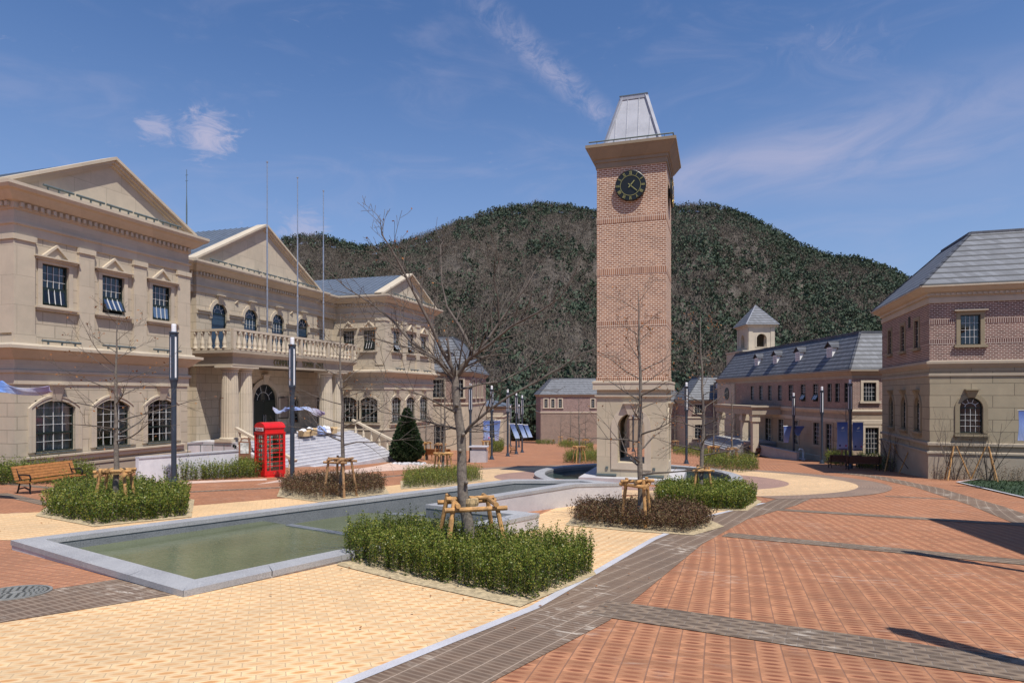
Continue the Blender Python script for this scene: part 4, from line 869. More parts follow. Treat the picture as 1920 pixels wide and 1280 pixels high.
# ------------------------------------------------------------------ other buildings
def quad_window(fr, par, a, b, c, d, cols=3, rows=4, n=-.1, sill=True, glass=None, surround=TRIM, sash=False, rise=0, proud=.05, fw=.06):
    h = (a, b, c, d, rise, False); f = window(fr, par, h, n=n, cols=cols, rows=rows, glass=glass or GLASSD, fan=bool(rise), sash=sash, rail=.4 if sash else None, fw=fw)
    s = MB()
    if surround:
        ring(s, fr, arch_pts(a - .2, b + .2, c - (.0 if sill else .2), d + (0 if rise else .2), rise + .2 if rise else 0, 14), arch_pts(a, b, c, d, rise, 14), -.01, proud)
        if sill: fbox(s, fr, a - .32, b + .32, 0, proud + .12, c - .16, c - .001)
        s.build('window_surround', surround, f)
    return f
def mansard(mb, R, ze, zr, ins, ov=.6):
    x0, x1, y0, y1 = R; mb.hexa([(x0 - ov, y0 - ov, ze), (x1 + ov, y0 - ov, ze), (x1 + ov, y1 + ov, ze), (x0 - ov, y1 + ov, ze)], [(x0 + ins, y0 + ins, zr), (x1 - ins, y0 + ins, zr), (x1 - ins, y1 - ins, zr), (x0 + ins, y1 - ins, zr)])
def ridges(mb, R, ze, zr, ins, ov=.6, w=.16):
    x0, x1, y0, y1 = R; B = [(x0 - ov, y0 - ov, ze), (x1 + ov, y0 - ov, ze), (x1 + ov, y1 + ov, ze), (x0 - ov, y1 + ov, ze)]; T = [(x0 + ins, y0 + ins, zr), (x1 - ins, y0 + ins, zr), (x1 - ins, y1 - ins, zr), (x0 + ins, y1 - ins, zr)]
    for i in range(4):
        mb.beam(B[i], T[i], w, .06); mb.beam(Vector(T[i]) + Vector((0, 0, .02)), Vector(T[(i + 1) % 4]) + Vector((0, 0, .02)), w, .14)
OLIVE = stone('olive_stone_trim', (.29, .24, .16), 1.9, 3.0, .9, .004)
def corner_house():
    MODE['s'] = .92; k = .92; X1, Y1 = 11.68, 43.0; X2, Y2 = 30.0, 54.3; R = (X1, X2, Y1, Y2); zb = -6.6
    r = root('brick_corner_building', 'brick and stone building at the right with a steep grey slate hipped roof', 'building', (X1 * k, Y1 * k, gz(X1 * k, Y1 * k)), wc=True)
    F = FR((0, Y1), (0, -1)); L = FR((X1, 0), (-1, 0))   # L: s = -Y
    fw = [(c - .49, c + .49, 2.79, 4.49, 0, False) for c in (13.7, 18.4)]; fl = [(c - .57, c + .57, -2.24, -.80, .58, False) for c in (13.74, 18.5)]
    lw = [(-c - .42, -c + .42, 2.79, 4.49, 0, False) for c in (45.5, 48.65, 52.0)]; ll = [(-c - .55, -c + .55, -2.24, -.80, .58, False) for c in (45.3, 48.35, 51.55)]
    w = MB(); wall_holes(w, F, X1, X2, 1.5, 5.4, fw, .18); wall_holes(w, L, -Y2, -Y1, 1.5, 5.4, lw, .18); w.face([(X1, Y2, zb), (X2, Y2, zb), (X2, Y2, 5.4), (X1, Y2, 5.4)]); w.face([(X2, Y1, zb), (X2, Y2, zb), (X2, Y2, 5.4), (X2, Y1, 5.4)]); w.build('upper_brick_wall', BRICK_R, r)
    w = MB(); wall_holes(w, F, X1, X2, zb, 1.5, fl, .22); wall_holes(w, L, -Y2, -Y1, zb, 1.5, ll, .22); w.build('lower_stone_wall', stone('olive_stone_blocks', (.35, .295, .205), 1.9, .63, .5, .018), r)
    fs = MB(); fs.box(X1 + .5, X2 - .3, Y1 + .5, Y2 - .3, 1.2, 1.4); fs.build('floor_slab', SHADEST, r)
    for a, b in ((4.0, 4.26), (2.85, 3.11)):
        for nm, f, s0, s1, gaps in ((0, F, X1, X2, [(12.95, 14.45), (17.65, 19.15)]), (1, L, -Y2, -Y1, [(-c - .7, -c + .7) for c in (52.0, 48.65, 45.5)])):
            m = MB(); s = s0
            for g in gaps + [(s1, s1)]: fbox(m, f, s + .001, g[0], 0, .012, a, b); s = g[1]
            m.build('soldier_course', BRICK_RS, r)
    for h in fw: quad_window(F, r, h[0], h[1], h[2], h[3], 4, 4, glass=GLASS, surround=OLIVE)
    for h in fw:
        m = MB(); c = (h[0] + h[1]) / 2; fbox(m, F, c - .82, c + .82, 0, .22, 4.701, 4.78); fbox(m, F, c - .72, c + .72, 0, .14, 4.68, 4.70); m.build('window_hood', TRIM2, r)
    for h in lw: quad_window(L, r, h[0], h[1], h[2], h[3], 3, 4, surround=OLIVE)
    for F_, hs in ((F, fl), (L, ll)):
        for h in hs:
            c = (h[0] + h[1]) / 2; window(F_, r, h, cols=4, rows=4, fan=True, glass=GLASSD); s = MB(); ring(s, F_, arch_pts(c - .8, c + .8, -2.24, -.8, .82, 14), arch_pts(h[0], h[1], -2.24, -.8, .58, 14), -.01, .06); keystone(s, F_, c, -.2, .2, .24); fbox(s, F_, c - .85, c + .85, 0, .22, -2.42, -2.3); fbox(s, F_, c - .78, c + .78, 0, .12, -2.56, -2.421); s.build('arch_surround', OLIVE, r)
    m = MB(); m.band(R, [(0, 1.0), (.06, 1.02), (.06, 1.14), (-.01, 1.16)]); m.band(R, [(0, 1.48), (.05, 1.52), (.16, 1.7), (.2, 1.72), (.2, 1.86), (0, 1.9)]); m.build('string_course', TRIM2, r)
    m = MB(); m.band(R, [(0, -2.98), (.12, -2.96), (.12, -2.82), (.0, -2.78)]); m.band(R, [(.1, zb), (.1, -3.46), (.16, -3.44), (.16, -3.34), (0, -3.3)]); m.build('plinth', TRIM2, r)
    m = MB(); m.band(R, [(0, 5.2), (.06, 5.22), (.06, 5.5), (.02, 5.52), (.02, 5.6), (.14, 5.62), (.14, 5.78), (.3, 5.84), (.55, 6.06), (.62, 6.08), (.62, 6.17), (-.5, 6.19)]); d = m
    for i in range(int((X2 - X1) / .26)): d.box(X1 + i * .26, X1 + i * .26 + .14, Y1 - .2, Y1 - .13, 5.63, 5.77)
    m.build('cornice', TRIM, r)
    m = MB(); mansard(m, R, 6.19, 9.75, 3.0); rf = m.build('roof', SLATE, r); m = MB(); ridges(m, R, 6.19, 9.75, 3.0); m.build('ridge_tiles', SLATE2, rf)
    m = MB(); m.box(X1 - .03, X1 + .3, 46.9, 47.3, 4.2, 4.9); m.build('wall_speaker', IRON, r)
    MODE['s'] = 1
corner_house()
def cam_root(name, label, cat, x, t, z, ang=0): # local x = to the right of the view, local y = away
    p = FW * t + RT * x; return root(name, label, cat, (p.x, p.y, z), YAW + ang)
def dormer(par, x, y, z, N, w=.95, h=1.15, d=1.6):
    """small gabled dormer facing N (local)"""
    f = FR((x, y), N); m = MB(); fbox(m, f, -w / 2, w / 2, -d, 0, z, z + h); q = m.build('dormer', WHITE, par)
    m = MB()
    for sg in (-1, 1): m.hexa([f.p(sg * (w / 2 + .15), -d - .3, z + h - .05), f.p(sg * (w / 2 + .15), .15, z + h - .05), f.p(0, .15, z + h + .45), f.p(0, -d - .3, z + h + .45)], [f.p(sg * (w / 2 + .15), -d - .3, z + h + .03), f.p(sg * (w / 2 + .15), .15, z + h + .03), f.p(0, .15, z + h + .53), f.p(0, -d - .3, z + h + .53)])
    m.face([f.p(-w / 2, 0.001, z + h), f.p(w / 2, .001, z + h), f.p(0, .001, z + h + .42)]); m.build('dormer_roof', SLATE2, q)
    m = MB()
    for i in range(5): fbox(m, f, -w / 2 + .12, w / 2 - .12, .005, .02, z + .18 + i * .17, z + .28 + i * .17)
    m.build('louvres', plain('grey_louvre', (.42, .42, .45), .6), q)
def long_row():
    k = 1.2; x0, t0 = 22.2 * k, 42.27 * k; Lg = 27.5 * k; D = 11.0; zo = 0
    r = cam_root('long_brick_building', 'long two storey brick building with grey mansard roof, dormers and an entrance canopy', 'building', x0, t0, gz(*(FW * t0 + RT * x0).xy))
    Z = r.location.z
    def z(v): return v * k - Z
    F = FR((0, 0), (-1, 0)); E = FR((0, 0), (0, -1)); R = (0, D, 0, Lg)   # F: s = -y
    up = []; 
    for a, b in ((60.3, 59.5), (58.25, 57.4), (56.2, 55.4), (54.15, 53.3), (52.06, 51.17), (49.85, 49.03), (47.82, 46.98), (45.55, 45.0), (44.43, 43.9), (43.3, 42.67)):
        y1, y0 = (a - 42.27) * k, (b - 42.27) * k
        if y1 - y0 < .75: y1 = y0 + .78
        up.append((-y1, -y0, z(-.55), z(.72), 0, False))
    gr = [(-(a + w - 42.27) * k, -(a - 42.27) * k, z(c), z(-2.1), 0, False) for a, w, c in ((44.9, .9, -3.9), (46.7, 1.0, -3.7), (52.9, 1.1, -3.9), (55.4, 1.4, -4.4), (58.4, 1.5, -4.4), (50.2, 1.0, -3.9))]
    w = MB(); wall_holes(w, F, -Lg, 0, z(-1.0), z(1.3), up, .15); e1 = [(.85, 1.85, z(-.48), z(.73), 0, False)]; wall_holes(w, E, 0, D, z(-1.0), z(1.3), e1, .15); w.face([(D, 0, -2), (D, Lg, -2), (D, Lg, z(1.3)), (D, 0, z(1.3))]); w.face([(0, Lg, -3), (D, Lg, -3), (D, Lg, z(1.3)), (0, Lg, z(1.3))]); w.build('upper_brick_wall', BRICK_R, r)
    w = MB(); wall_holes(w, F, -Lg, 0, -3, z(-1.0), gr, .15); e2 = [(1.0, 2.05, z(-3.95), z(-2.2), 0, False)]; wall_holes(w, E, 0, D, -3, z(-1.0), e2, .15); w.build('lower_stone_wall', SHADEST, r)
    for i, h in enumerate(up): quad_window(F, r, h[0], h[1], h[2], h[3], 2 if h[1] - h[0] < .8 else 3, 4, sill=False, surround=None, sash=28 if i in (5, 6) else False)
    for h in gr: quad_window(F, r, h[0], h[1], h[2], h[3], 3, 5, sill=False, surround=TRIM2)
    quad_window(E, r, *e1[0][:4], 4, 4, sill=True, surround=TRIM); quad_window(E, r, *e2[0][:4], 4, 5, sill=True, surround=TRIM, fw=.08)
    m = MB(); m.band(R, [(0, z(-2.0)), (.05, z(-1.98)), (.05, z(-1.72)), (0, z(-1.7))]); m.band(R, [(0, z(-1.35)), (.06, z(-1.3)), (.14, z(-1.16)), (.14, z(-1.06)), (0, z(-1.03))]); m.build('string_course', TRIM, r)
    m = MB(); m.band(R, [(0, z(1.0)), (.05, z(1.02)), (.05, z(1.2)), (.12, z(1.24)), (.3, z(1.45)), (.38, z(1.48)), (.38, z(1.58)), (-.4, z(1.6))]); m.build('cornice', TRIM2, r)
    m = MB(); m.band(R, [(.06, -3), (.06, z(-4.5)), (0, z(-4.45))]); m.build('plinth', TRIM2, r)
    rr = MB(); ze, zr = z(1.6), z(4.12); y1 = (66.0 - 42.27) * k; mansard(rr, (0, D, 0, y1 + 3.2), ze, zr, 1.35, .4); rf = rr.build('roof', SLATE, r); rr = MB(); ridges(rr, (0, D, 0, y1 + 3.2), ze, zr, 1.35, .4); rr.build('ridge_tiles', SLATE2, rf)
    for t in (59.5, 55.3, 50.9, 45.8): dormer(r, .28, (t - 42.27) * k, z(2.35), (-1, 0), 1.0, 1.1, 1.2)
    # entrance canopy with pillars
    ya, yb = (53.4 - 42.27) * k, (63 - 42.27) * k
    m = MB(); m.band((-2.9, -.05, ya, yb), [(-.3, z(-1.72)), (0, z(-1.72)), (0, z(-1.3)), (.15, z(-1.12)), (.15, z(-1.0)), (-.8, z(-.98))]); m.build('entrance_canopy', TRIM2, r)
    for y in (ya + .5, ya + 3.4, yb - .6):
        m = MB(); m.box(-2.75, -2.15, y - .3, y + .3, -.3, z(-2.3)); m.box(-2.85, -2.05, y - .4, y + .4, z(-2.3) + .001, z(-1.95)); m.box(-2.8, -2.1, y - .35, y + .35, z(-1.949), z(-1.73)); m.build('pillar', STONE_S, r)
    m = MB()
    for i in range(6): m.box(-3.2 - .35 * (5 - i), -.02, ya + 1.2, yb - .4, -1.2, -.3 + .16 * (i + 1))
    m.build('entrance_steps', GRAN, r); m = MB(); m.box(-2.0, -1.8, ya - 8, ya + .5, -.6, .35); m.box(-2.06, -1.74, ya - 8, ya + .5, .351, .42); m.build('ramp_wall', GRAN, r)  # darker granite puts the shade on steps and ramp into the colour
    # belfry
    y0 = (66.2 - 42.27) * k; m = MB(); bx0, bx1 = 1.7, 7.2; m.box(bx0, bx1, y0, y0 + 6.2, z(1.4), z(4.35)); m.build('belfry_base', STONE_S, r)
    m = MB(); m.band((bx0, bx1, y0, y0 + 6.2), [(0, z(4.3)), (.12, z(4.34)), (.12, z(4.45)), (-.5, z(4.47))]); m.build('belfry_ledge', TRIM, r)
    tw = MB(); a0, a1, b0, b1 = 2.95, 6.2, y0 + 1.6, y0 + 5.6; hz = (.95, 2.2, z(4.85), z(5.75), .55, False)
    for o, N, ln in (((a0, b0), (0, -1), a1 - a0), ((a1, b0), (1, 0), b1 - b0), ((a1, b1), (0, 1), a1 - a0), ((a0, b1), (-1, 0), b1 - b0)):
        c = ln / 2; wall_holes(tw, FR(o, N), 0, ln, z(4.4), z(7.1), [(c - .62, c + .62, z(4.9), z(5.75), .6, False)], .35)
    tw.build('belfry', TRIM, r); m = MB()
    for o, N, ln in (((a0, b0), (0, -1), a1 - a0), ((a0, b1), (-1, 0), b1 - b0)):
        f = FR(o, N); c = ln / 2; ring(m, f, arch_pts(c - .8, c + .8, z(4.85), z(5.75), .78, 12), arch_pts(c - .62, c + .62, z(4.9), z(5.75), .6, 12), -.01, .05); fbox(m, f, 0, .5, 0, .06, z(4.5), z(6.9)); fbox(m, f, ln - .5, ln, 0, .06, z(4.5), z(6.9))
    m.build('belfry_trim', TRIM, r); m = MB(); m.band((a0, a1, b0, b1), [(0, z(6.9)), (.1, z(6.95)), (.1, z(7.05)), (.32, z(7.12)), (.32, z(7.2)), (-.5, z(7.22))]); m.build('belfry_cornice', TRIM, r)
    m = MB(); cx, cy = (a0 + a1) / 2, (b0 + b1) / 2; B = [(a0 - .45, b0 - .45, z(7.2)), (a1 + .45, b0 - .45, z(7.2)), (a1 + .45, b1 + .45, z(7.2)), (a0 - .45, b1 + .45, z(7.2))]; m.hexa(B, [(cx + dx * .04, cy + dy * .04, z(9.45)) for dx, dy in ((-1, -1), (1, -1), (1, 1), (-1, 1))]); br = m.build('belfry_roof', SLATE, r)
    m = MB(); [m.beam(b, (cx, cy, z(9.45)), .12, .05) for b in B]; m.build('ridge_tiles', LEAD, br)
    # stone end bay below the belfry with a round window
    m = MB(); m.box(-.12, -.001, (64.4 - 42.27) * k, Lg, -2.4, z(1.0)); m.build('stone_bay', STONE_S, r); m = MB(); yc = (66.6 - 42.27) * k
    m.T = Matrix.Translation((-.14, yc, z(.0))) @ Matrix.Rotation(rad(90), 4, 'Y'); m.lathe((0, 0, 0), [(.75, -.06), (.75, .05), (.55, .05), (.55, .0)], 24); m.build('round_window', GLASSD, r)
long_row()
def simple_house(name, label, x, t, ang, W_, D_, ze, zr, ins, walls, lower, zsplit, wins, roofm=SLATE, dorm=(), extra=None):
    """far two storey house; local x right, y away; front faces the camera"""
    p = FW * t + RT * x; zb = gz(p.x, p.y); r = cam_root(name, label, 'building', x, t, zb, ang); z = lambda v: v - zb
    F = FR((0, 0), (0, -1)); L = FR((0, 0), (-1, 0)); R = (0, W_, 0, D_); Rt = FR((W_, 0), (1, 0))
    hf = [(a, b, z(c), z(d), 0, False) for fc, a, b, c, d in wins if fc == 'f']; hl = [(a, b, z(c), z(d), 0, False) for fc, a, b, c, d in wins if fc == 'l']; hr = [(a, b, z(c), z(d), 0, False) for fc, a, b, c, d in wins if fc == 'r']
    for nm, m_, a, b in (('upper_wall', walls, z(zsplit), z(ze)), ('lower_wall', lower, -3, z(zsplit))):
        w = MB(); sel = lambda H: [h for h in H if a - .01 <= h[2] < b]
        wall_holes(w, F, 0, W_, a, b, sel(hf), .15); wall_holes(w, L, -D_, 0, a, b, sel(hl), .15); wall_holes(w, Rt, 0, D_, a, b, sel(hr), .15); w.face([(0, D_, a), (W_, D_, a), (W_, D_, b), (0, D_, b)]); w.build(nm, m_, r)
    for f, H in ((F, hf), (L, hl), (Rt, hr)):
        for h in H: quad_window(f, r, h[0], h[1], h[2], h[3], 3, 4, surround=TRIM)
    m = MB(); m.band(R, [(0, z(zsplit) - .15), (.1, z(zsplit) - .1), (.1, z(zsplit) + .05), (0, z(zsplit) + .08)]); m.build('string_course', TRIM, r)
    m = MB(); m.band(R, [(0, z(ze) - .5), (.08, z(ze) - .45), (.35, z(ze) - .1), (.35, z(ze)), (-.4, z(ze) + .02)]); m.build('cornice', TRIM2, r)
    m = MB(); mansard(m, R, z(ze) + .02, z(zr), ins, .4); rf = m.build('roof', roofm, r); m = MB(); ridges(m, R, z(ze) + .02, z(zr), ins, .4, .2); m.build('ridge_tiles', SLATE2, rf)
    for (dx, dy, dz, N) in dorm: dormer(r, dx, dy, z(dz), N, 1.3, 1.3, 1.6)
    if extra: extra(r, z)
    return r
def r3x(r, z):
    m = MB(); m.box(-3.4, -.02, -2.2, 3, -2, z(-2.1)); m.build('side_porch', STONE_S, r)
simple_house('mansard_house', 'far house with pale dormers between the clock tower and the long brick building', 23.9, 88, rad(-4), 16, 9, -.85, 2.35, 2.0, BRICK_R, TRIM, -3.2, [('f', .9, 1.9, -2.6, -1.5), ('f', 4.2, 5.3, -2.6, -1.5), ('f', 7.4, 8.5, -2.6, -1.5), ('f', .9, 2.1, -6.0, -4.2), ('f', 4.2, 5.5, -6.3, -4.2), ('f', 7.2, 8.6, -6.0, -4.2)], dorm=[(4.6, .75, .2, (0, -1)), (9, .75, .2, (0, -1))])
simple_house('set_back_mansard_house', 'far dark-roofed house seen just behind the right edge of the clock tower', 17.6, 97, rad(-4), 8, 8, -1.4, 2.3, 2.4, BRICK_R, SHADEST, -3.6, [('f', 1.2, 2.2, -3.0, -1.9), ('f', 4.4, 5.4, -3.0, -1.9), ('f', 4.0, 6.0, -7.0, -4.6)], SLATE2, dorm=[(4.9, .9, -.2, (0, -1))])
def r4x(r, z):
    m = MB(); m.box(4.6, 8.4, -.9, -.02, z(-3.5), z(-2.3)); 
    m2 = MB()
    for i in range(8): m2.box(4.7 + i * .5, 4.76 + i * .5, -1.5, -1.45, z(-3.4), z(-2.3))
    m2.box(4.6, 8.4, -1.52, -1.42, z(-2.3), z(-2.22)); m2.build('balcony_railing', RAILM, r)
simple_house('tan_brick_house', 'far tan brick house with a grey hipped roof left of the clock tower', 5.4, 122, rad(3), 18, 10, -.1, 2.95, 2.4, brick('mauve_brick', (.20, .12, .105), (.30, .19, .165), (.42, .35, .31)), BRICK_F, -3.5, [('f', a, a + .6, -2.6, -1.0) for a in (.7, 2.0, 3.4, 9.6, 10.9, 12.2)], SLATE, extra=None)
def l2x(r, z):
    pass
simple_house('slate_roofed_brick_house', 'brick house with a slate roof standing behind the right wing of the town hall', -18.0, 74, rad(-6), 13.4, 12, 2.45, 6.6, 2.6, BRICK_R, STONE_S, -1.1, [('f', 9.0, 10.4, -.4, 1.6), ('f', 11.6, 12.6, -.4, 1.6), ('f', 8.8, 10.6, -6.5, -3.4), ('r', 2.0, 3.0, -.4, 1.6), ('r', 5.0, 6.0, -.4, 1.6), ('r', 8.0, 9.0, -.4, 1.6)], SLATE, dorm=[(10.6, .95, 3.2, (0, -1))])
simple_house('low_stone_house', 'low flat stone annexe beyond the row of lamps at the left', -7.4, 92, rad(-5), 6.2, 10, -1.75, -.9, 2.5, STONE_S, STONE_S, -3.2, [('f', 1.0, 2.4, -6.2, -3.6), ('f', 3.6, 5.0, -6.2, -3.6)], SEAM)
def off_frame_house():
    p = (9.4, 6.9); R = (0, 10, 0, 9.5); r = root('stone_neighbour_house', 'stone house beside the lawn, outside the right edge of the photo', 'building', (p[0], p[1], gz(*p)), 0); F = FR((0, 0), (-1, 0)); z = 0
    H = [(-3.2, -2.0, 1.2, 3.0, 0, False), (-7.2, -6.0, 1.2, 3.0, 0, False), (-3.2, -2.0, 4.8, 6.4, 0, False), (-7.2, -6.0, 4.8, 6.4, 0, False)]
    w = MB(); wall_holes(w, F, -9.5, 0, -1, 8, H, .15); w.face([(0, 9.5, -1), (10, 9.5, -1), (10, 9.5, 8), (0, 9.5, 8)]); w.face([(0, 0, -1), (10, 0, -1), (10, 0, 8), (0, 0, 8)]); w.face([(10, 0, -1), (10, 9.5, -1), (10, 9.5, 8), (10, 0, 8)]); w.build('wall', STONE, r)
    for h in H: quad_window(F, r, *h[:4], 3, 4)
    m = MB(); mansard(m, R, 8, 10.2, 3); m.build('roof', SLATE, r); m = MB(); m.band(R, [(0, 7.6), (.5, 7.9), (.5, 8.02), (-.4, 8.03)]); m.build('cornice', TRIM, r)
off_frame_house()
# ------------------------------------------------------------------ street furniture
def make_lamp():
    r = root('street_lamp', '', 'street lamp', (0, 0, 0), 0, 'street lamps along the brick street'); H = 6.0
    m = MB(); m.lathe((0, 0, 0), [(.24, -.15), (.24, .03), (.17, .05), (.155, .16), (.12, .26), (.105, .30)], 16); m.build('base_plate', POLE, r)
    m = MB(); m.tube([(0, 0, .28), (0, 0, 3.62), (0, 0, 3.95)], [.092, .092, .135], 16); m.build('pole', POLE, r)
    hs = MB(); hs.tube([(0, 0, 3.95), (0, 0, 5.62)], [.095, .095], 12)
    for i in range(4):
        a = rad(45 + 90 * i); c, s_ = math.cos(a), math.sin(a); hs.T = Matrix.Rotation(a, 4, 'Z'); hs.box(.085, .14, -.062, .062, 3.951, 5.62); hs.T = None
    hs.lathe((0, 0, 0), [(.14, 3.9), (.15, 3.97), (.1, 4.0)], 16); hs.lathe((0, 0, 0), [(.14, 5.56), (.14, 5.63), (.17, 5.66), (.17, 5.70), (.10, 5.72)], 16); hd = hs.build('lamp_head', POLE, r)
    m = MB()
    for i in range(4): m.T = Matrix.Rotation(rad(90 * i), 4, 'Z'); m.box(.09, .118, -.045, .045, 4.02, 5.54); m.T = None
    m.build('light_panel', LAMPW, hd); m = MB(); m.lathe((0, 0, 0), [(.085, 5.72), (.085, 5.98), (.07, 6.0)], 14); m.build('top_cap', LAMPW, r)
    return r
LAMP0 = make_lamp()
lamps = [((326, 912), 'tall slate-blue street lamp before the left wing of the town hall'), ((548, 903), 'street lamp with twisted wind-blown banners beside the red phone box'), ((882, 866), 'street lamp just right of the conical conifer, first of the receding left row'), ((922, 861), 'street lamp with a pair of hanging lilac banners in the left row'),
         ((952, 855), 'third lamp of the receding left row, beside a small bench'), ((968, 851), 'fourth lamp of the left row carrying slanted pale banners'), ((979, 848), 'fifth lamp of the left row with a banner blown to the right'), ((943, 834), 'slim far lamp seen between the lilac banners and the third lamp'), ((957, 836), 'slim far lamp behind the third lamp of the left row'), ((973, 838), 'far lamp half hidden behind the fifth lamp of the left row'), ((991, 822), 'most distant lamp, against the dark hill left of the tan house'),
         ((1287, 869), 'street lamp standing just behind the round pond, right of the clock tower'), ((1488, 861), 'street lamp with a curled blue banner before the entrance canopy side'), ((1541, 869), 'bannerless street lamp before the long brick building'), ((1594, 878), 'street lamp between two long blue banners at the end of the brick building'), ((1377, 830), 'slim far lamp in front of the belfry bay of the long building'), ((1277, 832), 'small far lamp before the mansard house'), ((1187, 846), 'street lamp seen through the arch of the clock tower'), ((1041, 822), 'far lamp against the left part of the tan brick house'), ((1063, 824), 'far lamp against the middle of the tan brick house')]
LP = []
for i, (q, lab) in enumerate(lamps):
    p = G(*q); LP.append(p); o = LAMP0 if i == 0 else copy_thing(LAMP0, p, 0); o.location = p; o.rotation_euler = (0, 0, YAW + rad(-32 if p.x < -8 else 8)); o['label'] = lab
for p, lab in (((4.3, 6.2), 'street lamp outside the photo whose shadow falls on the near red paving'), ((5.8, 11.9), 'street lamp outside the photo whose thin shadow crosses the red paving')):
    copy_thing(LAMP0, (p[0], p[1], gz(*p)), YAW, lab)
lo = G(-60, 940); copy_thing(LAMP0, lo, YAW, 'street lamp outside the left edge that carries the blown banner')
def ramp_mat(name, stops, axis=2, z0=0, z1=1, spots=True):
    m, nt, p = new_mat(name); N = NT(nt); x, y, z = N.sep(N.co()); r = N.n('ShaderNodeValToRGB'); N.set(r.inputs[0], N.m('DIVIDE', N.m('SUBTRACT', (x, y, z)[axis], z0), z1 - z0)); el = r.color_ramp.elements
    while len(el) < len(stops): el.new(.5)
    for i, (s, c) in enumerate(stops): el[i].position = s; el[i].color = (*c, 1)
    n = N.noise(N.co(), 1.2, 3); N.set(p.inputs['Base Color'], N.mix(1.0, r.outputs[0], N.mix(n, (.8, .8, .85), (1.2, 1.2, 1.15)), 'MULTIPLY')); p.inputs['Roughness'].default_value = .7
    t = N.n('ShaderNodeBsdfTranslucent'); N.set(t.inputs[0], r.outputs[0]); mx = N.n('ShaderNodeMixShader'); mx.inputs[0].default_value = .25; nt.links.new(p.outputs[0], mx.inputs[1]); nt.links.new(t.outputs[0], mx.inputs[2]); nt.links.new(mx.outputs[0], nt.nodes['Material Output'].inputs[0]); return m
BAN = ramp_mat('blue_to_lilac_banner_print', [(0, (.68, .56, .70)), (.3, (.60, .60, .82)), (.65, (.32, .44, .76)), (1, (.11, .19, .55))], 2, -2.6, 0); BANP = ramp_mat('pale_blue_banner_print', [(0, (.75, .72, .80)), (.35, (.55, .66, .85)), (.8, (.22, .36, .70)), (1, (.2, .3, .65))], 2, -2.0, 0); BANH = ramp_mat('blown_banner_print', [(0, (.08, .14, .48)), (.5, (.22, .38, .78)), (.75, (.66, .72, .88)), (1, (.45, .40, .62))], 0, 0, 3.0)
BANL = ramp_mat('pale_blown_banner_print', [(0, (.20, .30, .68)), (.35, (.50, .60, .85)), (.7, (.72, .70, .82)), (1, (.5, .42, .62))], 0, 0, 1.3)
PINK = plain('pink_print', (.62, .12, .22), .7); NAVY = plain('navy_print', (.06, .06, .2), .7)
def banner(lp, side, kindb, label, ztop=3.35, w=.72, L=2.35, ang=YAW, emblem=True, droop=0.0, group='banners on the lamps'):
    """hanging cloth from a rod on the lamp; side = -1 left / +1 right"""
    r = root('banner', label, 'banner', (lp.x, lp.y, lp.z + ztop), ang, group); s = side
    rod = MB(); rod.tube([(s * .05, 0, .02), (s * (w + .22), 0, .02)], [.015, .015], 6); rod.build('banner_rod', STEEL, r)
    m = MB(); nu, nv = 12, 30; V = {}
    th = .006
    for j in range(nv + 1):
        for i in range(nu + 1):
            u, v = i / nu, j / nv; x = s * (.16 + w * u) ; z = -L * v; y = .05 * math.sin(3 * u + 5 * v) * v
            if kindb == 'slant': x += .95 * v * L * .42; y += .1 * math.sin(4 * v)
            elif kindb == 'curl': z = -L * v * (.45 + .1 * math.sin(3.1 * u)); y += .6 * v * math.sin(2.5 * v); x -= s * .12 * v * (u - .5) * 6 * .4
            elif kindb == 'narrow': x = s * (.16 + w * (u * (1 - .45 * v) + (.3 if s < 0 else .15) * v)); y += .25 * v
            V[i, j] = (x, y, z)
    for j in range(nv):
        for i in range(nu): m.face([V[i, j], V[i + 1, j], V[i + 1, j + 1], V[i, j + 1]])
    cl = m.build('cloth', BANP if kindb == 'slant' else BAN, r, True)
    md = cl.modifiers.new('thickness', 'SOLIDIFY'); md.thickness = .006
    if kindb == 'hang' and emblem:
        q = MB(); c = s * (.16 + w * .5)
        q.T = Matrix.Translation((c, -.055, -.38)) @ Matrix.Rotation(rad(90), 4, 'X') @ Matrix.Rotation(rad(35), 4, 'Z'); q.lathe((0, 0, 0), [(.10, -.002), (.10, .002)], 16, .55); q.T = None; q.box(c - .13, c + .13, -.06, -.056, -.58, -.555); q.build('emblem', WHITE, r)
        q = MB(); q.box(c + .14, c + .26, -.085, -.08, -L * .88, -L * .82); q.build('emblem', PINK, r); q = MB(); q.box(c - .26, c - .15, -.085, -.08, -L * .88, -L * .81); q.box(c - .3, c + .3, -.085, -.08, -L * .98, -L * .95); q.build('emblem', NAVY, r)
    return r
def blown(lp, z, d, L, label, seed, wid=.16):
    r = root('banner', label, 'banner', (lp.x, lp.y, lp.z + z), math.atan2(d.y, d.x), 'banners blown flat by the wind'); m = MB(); n, k = 70, 16; V = {}
    for i in range(n + 1):
        u = i / n; wd = wid * (.35 + .65 * abs(math.sin(2.6 * u + seed))) * (1 - .45 * u) + .03; tw = 1.1 * math.sin(4.2 * u + seed) + .3
        for j in range(k + 1):
            v = j / k - .5; V[i, j] = (.1 + L * u, wd * 2 * v * math.sin(tw) + .06 * math.sin(9 * u), wd * 2 * v * math.cos(tw) + .14 * math.sin(5 * u + seed) * u - .10 * u + .04 * math.sin(v * 9 + u * 12))
    for i in range(n):
        for j in range(k): m.face([V[i, j], V[i + 1, j], V[i + 1, j + 1], V[i, j + 1]])
    c = m.build('cloth', BANH if L > 2 else BANL, r, True); md = c.modifiers.new('thickness', 'SOLIDIFY'); md.thickness = .006
    rod = MB(); rod.tube([(.04, 0, 0), (.2, 0, 0)], [.015, .015], 6); rod.build('banner_rod', STEEL, r)
